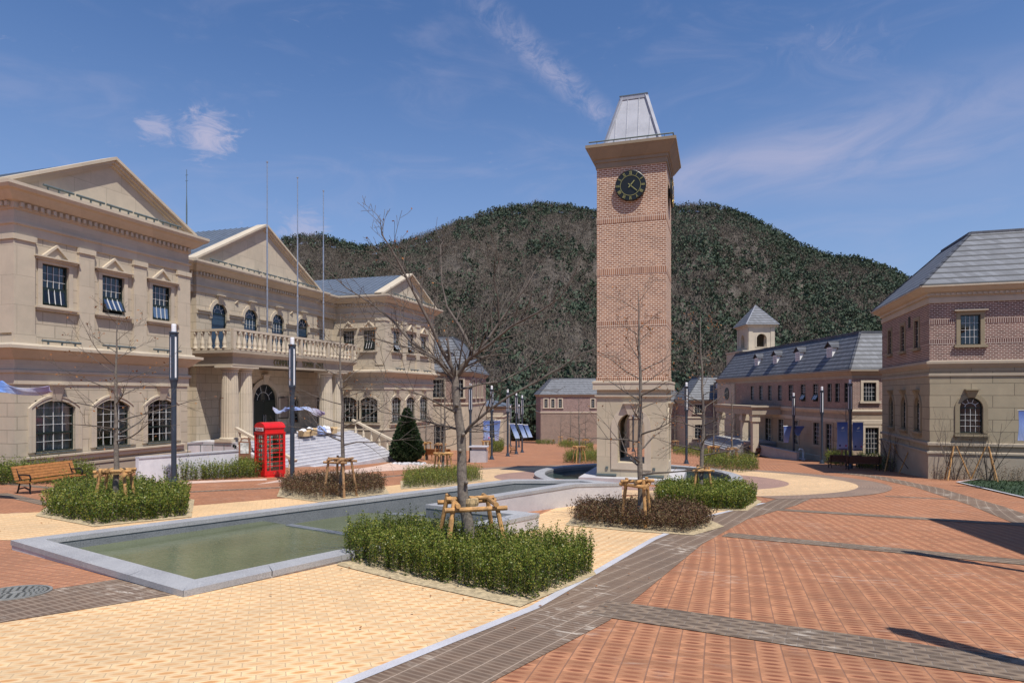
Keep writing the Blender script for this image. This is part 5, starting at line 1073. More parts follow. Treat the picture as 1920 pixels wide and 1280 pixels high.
banner(LP[3], -1, 'hang', 'lilac banner hanging left of the second lamp of the left row', 3.15, .52, 1.6); banner(LP[3], 1, 'narrow', 'tapering blue banner right of the second lamp of the left row', 3.15, .55, 1.65)
for i, lab in ((4, 'pale banner blown slantwise right of the third left lamp'), (5, 'pale banner blown slantwise right of the fourth left lamp'), (6, 'pale banner blown slantwise right of the fifth left lamp')): banner(LP[i], 1, 'slant', lab, 2.9, .42, 1.3)
banner(LP[5], -1, 'slant', 'pale slanted banner left of the fourth left lamp', 2.9, .42, 1.25)
banner(LP[12], -1, 'narrow', 'lilac banner tapering left of the lamp by the canopy', 3.0, .72, 1.5); banner(LP[12], 1, 'curl', 'blue banner curled up right of the lamp by the canopy', 3.0, .8, 1.6)
banner(LP[14], -1, 'hang', 'long blue banner left of the lamp by the brick end wall', 3.12, .72, 1.85); banner(LP[14], 1, 'hang', 'long blue banner right of the lamp by the brick end wall', 3.1, .72, 1.9)
blown(LP[1], 3.05, RT, 1.25, 'pale twisted banner blown flat to the right of the phone-box lamp', .4); blown(LP[1], 3.05, -RT, .7, 'thin blue banner twisted to the left of the phone-box lamp', 2.1, .06)
blown(lo, 3.3, RT * .9 - FW * .3, 3.1, 'blue and white banner flying in at the left edge of the photo', 1.2, .22)
q = atT(1945, 785, 27); pe = copy_thing(LAMP0, (q.x, q.y, gz(q.x, q.y)), YAW, 'street lamp just outside the right edge, holding a blue banner'); banner(Vector((q.x, q.y, gz(q.x, q.y))), -1, 'hang', 'blue banner at the extreme right edge of the photo', 3.35, .62, 1.25, emblem=False)
def phone_box():
    p = G(506, 893); r = root('phone_box', 'bright red British style telephone box beside the town hall steps', 'phone box', p, YAW - rad(42)); w = .45; H = 2.0
    m = MB(); m.box(-w - .02, w + .02, -w - .02, w + .02, -.1, .12); m.build('base', RED, r)
    m = MB()
    for sx in (-1, 1):
        for sy in (-1, 1): m.box(sx * w - .05, sx * w + .05, sy * w - .05, sy * w + .05, .121, H)
    for a in range(4): m.T = Matrix.Rotation(a * math.pi / 2, 4, 'Z'); m.box(-w + .05, w - .05, -w - .03, -w + .03, .121, .32); m.box(-w + .05, w - .05, -w - .03, -w + .03, H - .06, H); m.T = None
    m.build('frame', RED, r)
    for a in range(4):
        T = Matrix.Rotation(a * math.pi / 2, 4, 'Z'); m = MB(); m.T = T
        for x in (-.23, .23): m.box(x - .016, x + .016, -w - .02, -w + .02, .32, H - .06)
        for i in range(1, 8): z = .32 + (H - .38) * i / 8; m.box(-w + .05, w - .05, -w - .018, -w + .018, z - .016, z + .016)
        d = m.build('door' if a == 1 else 'glazed_side', RED, r); m = MB(); m.T = T; m.face([(-w + .05, -w, .32), (w - .05, -w, .32), (w - .05, -w, H - .06), (-w + .05, -w, H - .06)]); m.build('pane', PHG, d)
        if a == 1: m = MB(); m.T = T; m.box(-.36, -.33, -w - .06, -w - .02, .95, 1.2); m.build('handle', STEEL, d)
    m = MB(); m.box(-w - .06, w + .06, -w - .06, w + .06, H, H + .06); m.box(-w - .01, w + .01, -w - .01, w + .01, H + .06, H + .30)
    n = 10; prev = None   # barrel vault
    for i in range(n + 1):
        a = math.pi * i / n; row = [(-(w + .05) * math.cos(a), y, H + .26 + .26 * math.sin(a)) for y in (-w - .05, w + .05)]
        if prev: m.face([prev[0], row[0], row[1], prev[1]])
        prev = row
    for y in (-w - .05, w + .05): m.face([(-(w + .05) * math.cos(math.pi * i / n), y, H + .26 + .26 * math.sin(math.pi * i / n)) for i in range(n + 1)])
    m.build('roof', RED, r)
    for a in (0,):
        m = MB(); m.T = Matrix.Rotation(a, 4, 'Z'); m.box(-.36, .36, -w - .075, -w - .055, H + .13, H + .27); pl = m.build('sign_plate', WHITE, r)
        text_mesh('sign_lettering', 'TELEPHONE', .125, plain('dark_red_print', (.25, .02, .02), .6), pl, (0, -w - .08, H + .2), (rad(90), 0, 0), .003)
    m = MB(); m.box(-.2, .2, .25, .33, .9, 1.6); m.build('telephone_panel', IRON, r); m = MB(); m.box(-.1, .12, .19, .25, 1.1, 1.45); m.build('telephone', STEEL, r)
phone_box()
def info_board():
    p = G(459, 884); r = root('information_board', 'brown information board with a picture panel by the ramp end', 'sign', p, YAW + rad(10)); B_ = plain('rust_brown_panel', (.22, .095, .05), .6)
    m = MB(); m.box(-.28, .28, -.06, .06, .0, 1.55); m.box(-.3, .3, -.07, .07, 0, .25); m.build('panel', B_, r); m = MB(); m.box(-.2, .2, -.075, -.061, .95, 1.5); m.build('picture', plain('pale_picture_print', (.55, .55, .5), .5, 0, .5, 5), r)
    m = MB(); m.tube([(-.2, 0, 1.55), (-.17, 0, 1.68), (0, 0, 1.73), (.17, 0, 1.68), (.2, 0, 1.55)], [.03] * 5, 6); m.build('handle', B_, r)
info_board()
def ramp_walls():
    for (a, b, h0, h1, lab) in (((257, 905), (444, 893), .95, 1.15, 'pale granite ramp wall behind the low hedge, nearest the street'), ((346, 872), (418, 866), 1.25, 1.45, 'pale granite ramp wall against the town hall corner')):
        p, q = G(*a), G(*b); c = (p + q) / 2; r = root('ramp_wall', lab, 'wall', c, wc=True, group='granite walls of the wheelchair ramp')
        d = (q - p).normalized(); nrm = Vector((-d.y, d.x, 0)) * .09; m = MB()
        lo = [p - nrm - Vector((0, 0, .3)), q - nrm - Vector((0, 0, .3)), q + nrm - Vector((0, 0, .3)), p + nrm - Vector((0, 0, .3))]; hi = [p - nrm + Vector((0, 0, h0)), q - nrm + Vector((0, 0, h1)), q + nrm + Vector((0, 0, h1)), p + nrm + Vector((0, 0, h0))]
        m.hexa(lo, hi); m.build('wall_slab', RAMPW, r); m = MB(); nn_ = nrm * 1.35; U = Vector((0, 0, .07)); e = Vector((0, 0, .001))
        t = [p - nn_ + Vector((0, 0, h0)), q - nn_ + Vector((0, 0, h1)), q + nn_ + Vector((0, 0, h1)), p + nn_ + Vector((0, 0, h0))]; m.hexa([x + e for x in t], [x + U for x in t]); m.build('coping', STEP, r)
    p, q = G(352, 885), G(440, 878); r = root('ramp_handrail', 'thin metal handrail between the two ramp walls', 'handrail', p, wc=True); m = MB(); U = Vector((0, 0, 1.35)); m.tube([p + U, q + U], [.025, .025], 6)
    for i in range(5): x = p.lerp(q, i / 4); m.tube([x, x + U], [.018, .018], 6)
    m.build('rail', RAILM, r)
ramp_walls()
def make_bench(wood, label, loc, rz):
    r = root('park_bench', label, 'bench', loc, rz, 'park benches'); L = 2.1
    def slats(nm, P):
        m = MB()
        for (y, z, w, h, an) in P: m.T = Matrix.Translation((0, y, z)) @ Matrix.Rotation(rad(an), 4, 'X'); m.box(-L / 2, L / 2, -w / 2, w / 2, -h / 2, h / 2); m.T = None
        return m.build(nm, wood, r)
    slats('seat', [(-.20 + i * .085, .44 - .012 * (2 - abs(i - 2)), .075, .035, 0) for i in range(5)]); slats('backrest', [(.235 + i * .035, .53 + i * .088, .082, .032, 68) for i in range(5)])
    for sx in (-1, 1):
        x = sx * (L / 2 - .14); m = MB()
        for P in ([(-.26, .0), (-.22, .15), (-.24, .3), (-.2, .42), (.0, .40), (.2, .42)], [(.34, .0), (.26, .2), (.2, .42), (.26, .6), (.40, .92)], [(-.2, .42), (-.26, .55), (-.2, .66), (.0, .66), (.27, .64)], [(-.24, .18), (.0, .26), (.26, .2)]): m.tube([(x, a, b) for a, b in P], [.026] * len(P), 6)
        m.build('iron_leg', IRON, r)
    return r
b0 = make_bench(WOODO, 'orange slatted bench with black iron legs in front of the town hall', G(97, 921), YAW + rad(178 + 180 - 0)); b0.rotation_euler[2] = rad(92)
b1 = make_bench(WOODD, 'dark wooden bench beside the lamp with long blue banners', G(1617, 881), YAW + rad(170))
for q, a, lab, src in (((822, 862), 175, 'brown bench among young trees behind the near tree trunk', b0), ((962, 850), 90, 'small bench between the third and fourth left lamps', b0), ((1400, 852), 190, 'bench left of the low kerb before the canopy', b1), ((1432, 856), 190, 'bench right of the hedge before the canopy', b1), ((1582, 877), 175, 'bench behind the lamp with long blue banners', b1)):
    copy_thing(src, G(*q), YAW + rad(a), lab)
def manhole():
    p = G(30, 1112); r = root('manhole_cover', 'round patterned metal manhole cover in the red paving', 'manhole cover', (p.x, p.y, p.z + .012)); 
    tx = .058 * FW.x + .013 * RT.x; ty = .058 * FW.y + .013 * RT.y; r.rotation_euler = (-ty, tx, 0)
    MC = plain('worn_manhole_metal', (.36, .36, .33), .45, .5); DK = plain('dark_manhole_recess', (.05, .05, .045), .7)
    m = MB(); m.lathe((0, 0, 0), [(.36, -.03), (.36, .001)], 48); m.build('recess', DK, r); m = MB()
    m.lathe((0, 0, 0), [(.395, -.03), (.395, .012), (.36, .012), (.36, .0)], 48); m.lathe((0, 0, 0), [(.07, 0), (.07, .010)], 16)
    for k, (ra, n) in enumerate(((.12, 9), (.17, 13), (.22, 17), (.27, 21), (.315, 25))):
        for i in range(n): a = 2 * math.pi * (i + .5 * (k % 2)) / n; m.T = Matrix.Translation((ra * math.cos(a), ra * math.sin(a), 0)) @ Matrix.Rotation(a, 4, 'Z'); m.box(-.017, .017, -.022, .022, .0, .010); m.T = None
    m.build('raised_pattern', MC, r)
manhole()
def rubbish():
    CARD = plain('cardboard', (.46, .32, .17), .8); BAG = plain('white_plastic_bag', (.72, .72, .76), .5, 0, .2, 9); BAGB = plain('blue_plastic_bag', (.28, .36, .6), .5, 0, .25, 9)
    xs = -27.75; random.seed(3); z = -3.32 * .9
    for i, (px, w, h, mt, lab) in enumerate(((570, .6, .32, CARD, 'low cardboard box at the left end of the heap on the top step'), (584, .5, .42, CARD, 'cardboard box in the middle of the heap on the top step'), (592, .5, .35, CARD, 'cardboard box behind the plastic bags on the top step'), (622, .62, .36, CARD, 'cardboard box at the right end of the heap on the top step'))):
        p = onX(px, 815, xs - (.5 if i == 2 else 0)); r = root('cardboard_box', lab, 'box', (p.x, p.y, z), random.uniform(-.4, .4), 'cardboard boxes heaped on the steps'); m = MB(); m.box(-w / 2, w / 2, -.25, .25, 0, h); m.build('carton', mt, r); m = MB()
        for sg in (-1, 1): m.hexa([(-w / 2, sg * .25, h), (w / 2, sg * .25, h), (w / 2, sg * .252, h + .005), (-w / 2, sg * .252, h + .005)], [(-w / 2, sg * .44, h + .1), (w / 2, sg * .44, h + .1), (w / 2, sg * .44, h + .106), (-w / 2, sg * .44, h + .106)])
        m.build('flap', mt, r)
    for i, (px, s, mt, lab) in enumerate(((567, .36, BAG, 'translucent pale bag left of the cardboard boxes'), (580, .40, BAG, 'white plastic bag on top of the heap on the steps'), (600, .42, BAGB, 'blue and white bag right of the middle box'), (610, .40, BAG, 'crumpled white bag beside the right-hand box'))):
        p = onX(px, 813, xs - .3); r = root('plastic_bag', lab, 'bag', (p.x, p.y, z), 0, 'plastic bags heaped on the steps'); bm = bmesh.new(); bmesh.ops.create_icosphere(bm, subdivisions=3, radius=s)
        for v in bm.verts: k = 1 + .22 * math.sin(v.co.x * 13 + i) * math.cos(v.co.y * 11) + .12 * math.sin(v.co.z * 22 + v.co.x * 9); v.co *= k; v.co.z = max(v.co.z * .85, -s * .5) + s * .5
        me = bpy.data.meshes.new('bag_body'); bm.to_mesh(me); bm.free(); me.materials.append(mt); o = bpy.data.objects.new('bag_body', me); COL.objects.link(o); o.parent = r
rubbish()
def misc():
    p = G(1515, 861); r = root('stone_post', 'white round post with cap on a pale slab by the brick building', 'post', p); m = MB(); m.lathe((0, 0, 0), [(.13, .08), (.12, .2), (.11, 2.2), (.2, 2.25), (.2, 2.5), (.1, 2.55)], 14); m.build('shaft', GRANL, r); m = MB(); m.box(-.9, 1.2, -.6, .6, -.05, .08); m.build('slab', STEP, r)
    p = G(1506, 862); r = root('drinking_spout', 'white curved drinking spout beside the round post', 'drinking fountain', p, YAW); m = MB(); m.tube([(0, 0, 0), (0, 0, .75), (-.08, 0, .95), (-.3, 0, .98), (-.4, 0, .85)], [.08, .08, .08, .07, .06], 10); m.build('spout', WHITE, r); m = MB(); m.lathe((0, 0, 0), [(.14, -.05), (.14, .06), (.09, .08)], 12); m.build('base', WHITE, r)
    p = G(1503, 855); r = root('tilted_panel', 'dark tilted display board in front of the brick building windows', 'display board', p, YAW + rad(-15)); m = MB(); m.T = Matrix.Translation((0, 0, 1.5)) @ Matrix.Rotation(rad(50), 4, 'X'); m.box(-.7, .7, -.7, .7, -.03, .03); m.build('board', plain('teal_grey_board', (.07, .13, .15), .4), r); m = MB(); m.tube([(-.4, 0, 0), (-.4, 0, 1.4)], [.03, .03], 6); m.tube([(.4, 0, 0), (.4, 0, 1.4)], [.03, .03], 6); m.build('leg_frame', IRON, r)
    p = G(898, 866); r = root('granite_counter', 'pale granite block with a dark recess beside the first left-row lamp', 'counter', p, YAW - .15); m = MB(); m.box(-.6, .6, -.4, .4, -.1, .9); m.box(-.5, .5, -.3, .3, .901, 1.15); m.build('body', GRANL, r); m = MB(); m.box(-.7, .7, -.5, .5, 1.151, 1.24); m.build('top', STEP, r)
    p = G(1440, 852); r = root('low_slab', 'pale low slab on the ground between benches and canopy', 'slab', p, YAW); m = MB(); m.box(-1.1, 1.3, -.6, .6, -.1, .12); m.build('stone_slab', STEP, r)
    # far building-site things at the left of the tower
    p = G(1080, 828); r = root('site_panel', 'grey tilted sheet leaning by the far tan house', 'panel', p, YAW); m = MB(); m.T = Matrix.Rotation(rad(-14), 4, 'X'); m.hexa([(-1.2, 0, 0), (1.4, 0, 0), (1.4, .06, 0), (-1.2, .06, 0)], [(.3, 0, 2.4), (1.4, 0, 2.6), (1.4, .06, 2.6), (.3, .06, 2.4)]); m.build('sheet', plain('grey_sheet', (.3, .29, .27), .6), r); m = MB(); m.box(-1.1, 1.3, -.05, .0, .05, .3); m.build('stripe', NAVY, r)
    p = G(1113, 826); r = root('rust_red_cabin', 'rust red cabin partly hidden behind the left side of the tower', 'cabin', p, YAW); m = MB(); m.box(-.9, .9, -.8, .8, 0, 2.5); m.build('body', plain('rust_red_sheet', (.26, .07, .045), .7), r); m = MB(); m.box(-1, 1, -.9, .9, 2.5, 2.6); m.build('roof', RAILM, r); m = MB(); m.box(-.5, .3, -.83, -.801, .1, 2.0); m.build('door', plain('dark_red_door', (.16, .05, .04), .7), r)
    p = G(1097, 830); r = root('tarpaulin_heap', 'white and blue tarpaulin heap before the tan house', 'tarpaulin', p); bm = bmesh.new(); bmesh.ops.create_icosphere(bm, subdivisions=3, radius=1.0)
    for v in bm.verts: k = 1 + .2 * math.sin(v.co.x * 7) * math.cos(v.co.y * 6 + 1); v.co = Vector((v.co.x * k, v.co.y * .7 * k, max(0, v.co.z * k * 1.1)))
    me = bpy.data.meshes.new('tarpaulin_sheet'); bm.to_mesh(me); bm.free(); me.materials.append(plain('white_blue_tarpaulin', (.45, .5, .62), .6, 0, .7, 1.6)); o = bpy.data.objects.new('tarpaulin_sheet', me); COL.objects.link(o); o.parent = r
misc()
# ------------------------------------------------------------------ planting beds
def sprigs(P, n, h, leaf, nl, seed, cols_mat, name, parent, lean=.22, twig=None, lo=.12, asp=.55, z0=None, hvar=.3, edge=True):
    rg = np.random.default_rng(seed); b = pts_in_poly(P, n, rg); zg = gzv(b[:, 0], b[:, 1]); c = np.array([(p[0], p[1]) for p in P]).mean(0)
    # bushes grow in loose clumps: height and tone vary over the bed
    ph = np.sin(b[:, 0] * 5.1 + seed) * np.cos(b[:, 1] * 4.3 + seed * .7) + .6 * np.sin(b[:, 0] * 11 + b[:, 1] * 9)
    H = h * (1 - hvar + hvar * rg.random(n) * 1.1 + .10 * ph); H = np.where(rg.random(n) < .28, H * rg.uniform(1.08, 1.42, n), H)
    d = b - c; ln = np.linalg.norm(d, axis=1, keepdims=True) + 1e-6; out = d / ln
    az = rg.uniform(0, 6.283, n); L = rg.random(n) * lean; dirx = np.c_[np.cos(az), np.sin(az)] * L[:, None] + out * .05
    t = lo + (1 - lo) * rg.random((n, nl)) ** .9
    base = np.c_[b, zg]; tip = np.c_[b + dirx * H[:, None], zg + H]
    pos = base[:, None, :] + (tip - base)[:, None, :] * t[..., None]
    pos[..., :2] += rg.normal(0, leaf * .45, (n, nl, 2))
    pos = pos.reshape(-1, 3); N = len(pos); s = leaf * rg.uniform(.65, 1.25, N)
    a = rg.uniform(0, 6.283, N); e = rg.uniform(-.1, 1.25, N); ax = np.c_[np.cos(a) * np.cos(e), np.sin(a) * np.cos(e), np.sin(e)]
    sd = np.cross(ax, rg.normal(0, 1, (N, 3))); sd /= np.linalg.norm(sd, axis=1, keepdims=True) + 1e-9
    V = np.stack([pos, pos + ax * s[:, None] * .5 + sd * s[:, None] * asp * .5, pos + ax * s[:, None], pos + ax * s[:, None] * .5 - sd * s[:, None] * asp * .5], 1).reshape(-1, 3)
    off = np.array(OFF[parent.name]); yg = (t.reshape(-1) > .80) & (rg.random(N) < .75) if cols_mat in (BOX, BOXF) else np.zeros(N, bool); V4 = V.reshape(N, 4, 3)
    o = np_mesh(name, V4[~yg].reshape(-1, 3) - off, np.arange(4 * (~yg).sum()).reshape(-1, 4), cols_mat, parent)
    if yg.any(): np_mesh('lit_young_shoots', V4[yg].reshape(-1, 3) - off, np.arange(4 * yg.sum()).reshape(-1, 4), YOUNG_LIT, parent)  # high leaves get the lighter colour: shading by height painted into the tips
    if twig:
        w = .0012 + leaf * .03; q = rg.normal(0, 1, (n, 2)); q /= np.linalg.norm(q, axis=1, keepdims=True); q = np.c_[q * w, np.zeros(n)]
        mid = (base + tip) / 2 + np.c_[rg.normal(0, .02, (n, 2)), np.zeros(n)]
        V = np.stack([base - q, base + q, mid + q * .7, mid - q * .7, mid - q * .7, mid + q * .7, tip + q * .2, tip - q * .2], 1).reshape(-1, 3); np_mesh('stems', V - off, np.arange(8 * n).reshape(-1, 4), twig, parent)
    return o
def shrink(P, d):
    c = sum(P, Vector()) / len(P); return [p + (c - p).normalized() * d for p in P]
def bed(name, label, cat, px, h, n, leaf, nl, seed, mat, group, twig=TWIG, soil=None, lean=.22, asp=.7, lo=.03, hvar=.3):
    P = [p if isinstance(p, Vector) else G(*p) for p in px]; c = sum(P, Vector()) / len(P); r = root(name, label, cat, (c.x, c.y, gz(c.x, c.y)), wc=True, group=group)
    if soil: s = sheet('planting_soil', soil if 'front centre' in label else [p + (p - c).normalized() * .22 for p in P], SOIL, .016, px='front centre' in label, step=.5)
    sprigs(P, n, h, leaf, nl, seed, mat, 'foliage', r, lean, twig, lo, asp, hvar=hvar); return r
GB = 'low green boxwood beds'; GA = 'beds of dry reddish-brown azalea'
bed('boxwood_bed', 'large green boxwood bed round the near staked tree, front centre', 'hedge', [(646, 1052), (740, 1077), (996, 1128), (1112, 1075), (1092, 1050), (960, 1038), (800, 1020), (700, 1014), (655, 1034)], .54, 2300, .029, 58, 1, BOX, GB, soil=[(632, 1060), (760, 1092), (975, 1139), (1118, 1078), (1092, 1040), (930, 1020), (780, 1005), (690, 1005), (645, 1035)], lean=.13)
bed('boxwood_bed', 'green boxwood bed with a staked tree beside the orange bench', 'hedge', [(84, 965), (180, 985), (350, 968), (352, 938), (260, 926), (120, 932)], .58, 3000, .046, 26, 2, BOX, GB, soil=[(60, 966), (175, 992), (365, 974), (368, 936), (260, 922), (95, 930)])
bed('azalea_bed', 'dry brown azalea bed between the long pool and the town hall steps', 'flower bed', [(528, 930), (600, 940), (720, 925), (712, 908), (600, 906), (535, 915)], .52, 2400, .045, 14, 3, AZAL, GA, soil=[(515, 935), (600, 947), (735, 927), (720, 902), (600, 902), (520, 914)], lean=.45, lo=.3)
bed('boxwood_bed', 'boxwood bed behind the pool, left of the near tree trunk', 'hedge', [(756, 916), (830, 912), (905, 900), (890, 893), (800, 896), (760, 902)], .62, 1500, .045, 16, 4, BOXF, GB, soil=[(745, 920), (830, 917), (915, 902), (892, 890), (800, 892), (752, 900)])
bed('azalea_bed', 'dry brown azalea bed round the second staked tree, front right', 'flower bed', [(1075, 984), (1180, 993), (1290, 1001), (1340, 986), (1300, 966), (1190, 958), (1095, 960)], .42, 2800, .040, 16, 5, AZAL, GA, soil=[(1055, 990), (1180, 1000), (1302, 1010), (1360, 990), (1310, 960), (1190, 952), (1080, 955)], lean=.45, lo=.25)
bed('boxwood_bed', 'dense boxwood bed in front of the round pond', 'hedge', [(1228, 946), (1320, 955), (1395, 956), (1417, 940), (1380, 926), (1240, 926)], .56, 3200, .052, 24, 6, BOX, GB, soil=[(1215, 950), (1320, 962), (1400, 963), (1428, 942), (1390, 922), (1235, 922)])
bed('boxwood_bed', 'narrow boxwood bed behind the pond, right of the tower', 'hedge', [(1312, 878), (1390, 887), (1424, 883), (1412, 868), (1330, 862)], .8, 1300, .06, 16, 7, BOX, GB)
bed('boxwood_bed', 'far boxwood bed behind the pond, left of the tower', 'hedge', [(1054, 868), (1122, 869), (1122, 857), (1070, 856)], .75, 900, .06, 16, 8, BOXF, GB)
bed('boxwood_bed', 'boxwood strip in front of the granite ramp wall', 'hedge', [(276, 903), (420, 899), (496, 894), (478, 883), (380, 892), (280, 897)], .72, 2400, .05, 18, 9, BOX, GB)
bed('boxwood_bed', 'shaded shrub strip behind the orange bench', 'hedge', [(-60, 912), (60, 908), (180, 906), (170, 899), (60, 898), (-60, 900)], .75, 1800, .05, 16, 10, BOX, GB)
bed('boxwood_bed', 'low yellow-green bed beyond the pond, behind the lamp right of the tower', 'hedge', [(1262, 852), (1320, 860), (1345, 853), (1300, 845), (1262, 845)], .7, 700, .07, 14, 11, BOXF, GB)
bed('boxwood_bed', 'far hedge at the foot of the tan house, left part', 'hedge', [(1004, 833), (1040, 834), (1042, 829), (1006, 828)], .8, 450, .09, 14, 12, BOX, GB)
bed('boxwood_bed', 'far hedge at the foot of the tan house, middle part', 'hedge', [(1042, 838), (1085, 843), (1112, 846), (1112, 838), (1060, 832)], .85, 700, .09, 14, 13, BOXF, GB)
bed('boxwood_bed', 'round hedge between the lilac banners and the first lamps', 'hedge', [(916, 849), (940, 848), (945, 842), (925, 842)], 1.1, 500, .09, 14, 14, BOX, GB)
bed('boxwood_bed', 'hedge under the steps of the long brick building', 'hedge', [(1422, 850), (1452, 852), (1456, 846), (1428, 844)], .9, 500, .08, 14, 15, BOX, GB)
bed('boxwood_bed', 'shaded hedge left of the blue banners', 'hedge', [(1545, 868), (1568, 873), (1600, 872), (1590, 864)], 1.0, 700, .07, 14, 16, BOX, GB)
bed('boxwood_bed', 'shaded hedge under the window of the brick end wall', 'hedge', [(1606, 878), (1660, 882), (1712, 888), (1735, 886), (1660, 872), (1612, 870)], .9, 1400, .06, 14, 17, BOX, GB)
bed('dry_shrub_strip', 'sparse dry shrubs at the foot of the corner building', 'shrubs', ypts(39.3, (1746, 1850, 1990)) + ypts(38.3, (1990, 1850, 1752)), .7, 500, .05, 4, 18, AZAL, None, lean=.5)
def conifer():
    p = G(763, 866); r = root('conifer', 'dark green cone shaped conifer at the foot of the town hall steps', 'tree', p, wc=True); t = p.dot(FW); H = t * 101 / FPX; R0 = t * 35 / FPX; n = 26000; rg = np.random.default_rng(4)
    u = 1 - np.sqrt(rg.random(n)); a = rg.uniform(0, 6.283, n); prof = (1 - u) ** .8 * (1 - np.exp(-((u + .03) * 14))); clump = 1 + .09 * np.sin(a * 7 + u * 30) + .06 * np.sin(a * 13 - u * 55); rr = R0 * prof * clump * rg.uniform(.70, 1.03, n)
    c = np.c_[p.x + rr * np.cos(a), p.y + rr * np.sin(a), p.z + .08 + u * H]; ax = np.c_[np.cos(a), np.sin(a), rg.uniform(.2, 1.4, n)] + rg.normal(0, .35, (n, 3)); ax /= np.linalg.norm(ax, axis=1, keepdims=True); sd = np.cross(ax, rg.normal(0, 1, (n, 3))); sd /= np.linalg.norm(sd, axis=1, keepdims=True); s = rg.uniform(.10, .2, n)[:, None]
    V = np.stack([c, c + ax * s * .5 + sd * s * .28, c + ax * s, c + ax * s * .5 - sd * s * .28], 1).reshape(-1, 3) - np.array(p); np_mesh('crown', V, np.arange(4 * n).reshape(-1, 4), YEW, r)
    m = MB(); m.tube([p - Vector((0, 0, .2)), p + Vector((0, 0, H * .8))], [.14, .03], 8); m.build('trunk', BARK, r)
    for i in range(7): 
        a = i * .5 - 2.4; q = G(740 + i * 9, 869 + (i % 3)); k = root('edging_stone', 'rough pale stone edging the conifer bed', 'stone', q, i, 'stones edging the conifer bed'); bm = bmesh.new(); bmesh.ops.create_icosphere(bm, subdivisions=2, radius=.22 + .05 * (i % 3))
        for v in bm.verts: v.co *= 1 + .2 * math.sin(v.co.x * 17 + i * 3) * math.cos(v.co.y * 13 + i); v.co.z *= .6
        me = bpy.data.meshes.new('rough_stone'); bm.to_mesh(me); bm.free(); me.materials.append(GRANL); o = bpy.data.objects.new('rough_stone', me); COL.objects.link(o); o.parent = k
conifer()
# ------------------------------------------------------------------ bare young trees with timber stakes
def branch(mb, lf, p, d, L, r, depth, rg, droop=0.0, kids=4, sp=.75, nseg=5, tw=None):
    pts = [p.copy()]; rs = [r]; dd = d.normalized()
    for i in range(nseg):
        dd = (dd + Vector((rg.gauss(0, .10), rg.gauss(0, .10), rg.gauss(0, .08) - droop))).normalized(); pts.append(pts[-1] + dd * (L / nseg)); rs.append(max(.0035, r * (1 - .78 * (i + 1) / nseg)))
    (tw if (tw is not None and r < .012) else mb).tube(pts, rs, 6 if r > .02 else 4 if r > .008 else 3, cap=False)
    if lf is not None and rg.random() < .35 and depth <= 1: lf.append(pts[-1])
    if depth <= 0: return
    for k in range(kids):
        t = .22 + .75 * (k + rg.random() * .8) / kids; i = min(nseg - 1, int(t * nseg)); f = t * nseg - i; q = pts[i].lerp(pts[i + 1], f); ax = (pts[i + 1] - pts[i]).normalized(); o = ax.orthogonal().normalized(); o = Matrix.Rotation(rg.uniform(0, 6.283), 3, ax) @ o
        nd = (ax * (1 - sp * .55) + o * sp * .8 + Vector((0, 0, .12))).normalized(); branch(mb, lf, q, nd, L * rg.uniform(.38, .62) * (1 - .35 * t), rs[i] * .55, depth - 1, rg, droop, max(2, kids - 1), sp, 4, tw)
def leaves(name, L, parent, rg, s=.07):
    m = MB()
    for p in L:
        a = Vector((rg.gauss(0, 1), rg.gauss(0, 1), rg.gauss(0, 1))).normalized(); b = a.orthogonal().normalized(); m.face([p, p + a * s * .5 + b * s * .3, p + a * s, p + a * s * .5 - b * s * .3])
    if m.f: m.build(name, DRYL, parent)
def young_tree(label, px, H, seed, r0=.075, nb=16, spread=1.7, lo=.30, leafy_=True, loc=None, depth=2, lean=(0, 0), group='bare young street trees'):
    p = loc if loc is not None else G(*px); rg = random.Random(seed); r = root('young_tree', label, 'tree', p, 0, group); tr = MB(); br = MB(); lf = []; pts = []; rs = []; n = 12; q = Vector((0, 0, -.15)); off = Vector((0, 0, 0))
    for i in range(n + 1):
        t = i / n; pts.append(Vector((off.x + lean[0] * t * H, off.y + lean[1] * t * H, -.15 + (H + .15) * t))); rs.append(r0 * (1 - t) ** .85 + .005); off += Vector((rg.gauss(0, .02), rg.gauss(0, .02), 0)) * (H / 6)
    tr.tube(pts, rs, 9, cap=False); tr.build('trunk', BARK, r, True)
    for k in range(nb):
        t = lo + (.97 - lo) * (k + rg.random() * .6) / nb; i = min(n - 1, int(t * n)); q = pts[i].lerp(pts[i + 1], t * n - i); a = k * 2.4 + rg.uniform(-.5, .5); L = spread * (1.05 - .75 * (t - lo) / (1 - lo)) * rg.uniform(.65, 1.1); up = .12 + .75 * (t - lo) / (1 - lo)
        branch(br, lf if leafy_ else None, q, Vector((math.cos(a), math.sin(a), up)), L, max(.008, rs[i] * .42), depth, rg, .0, 4, .7)
    br.build('branches', TWIG, r, True)
    if leafy_ and lf: leaves('dry_leaves', lf[:120], r, rg)
    return r
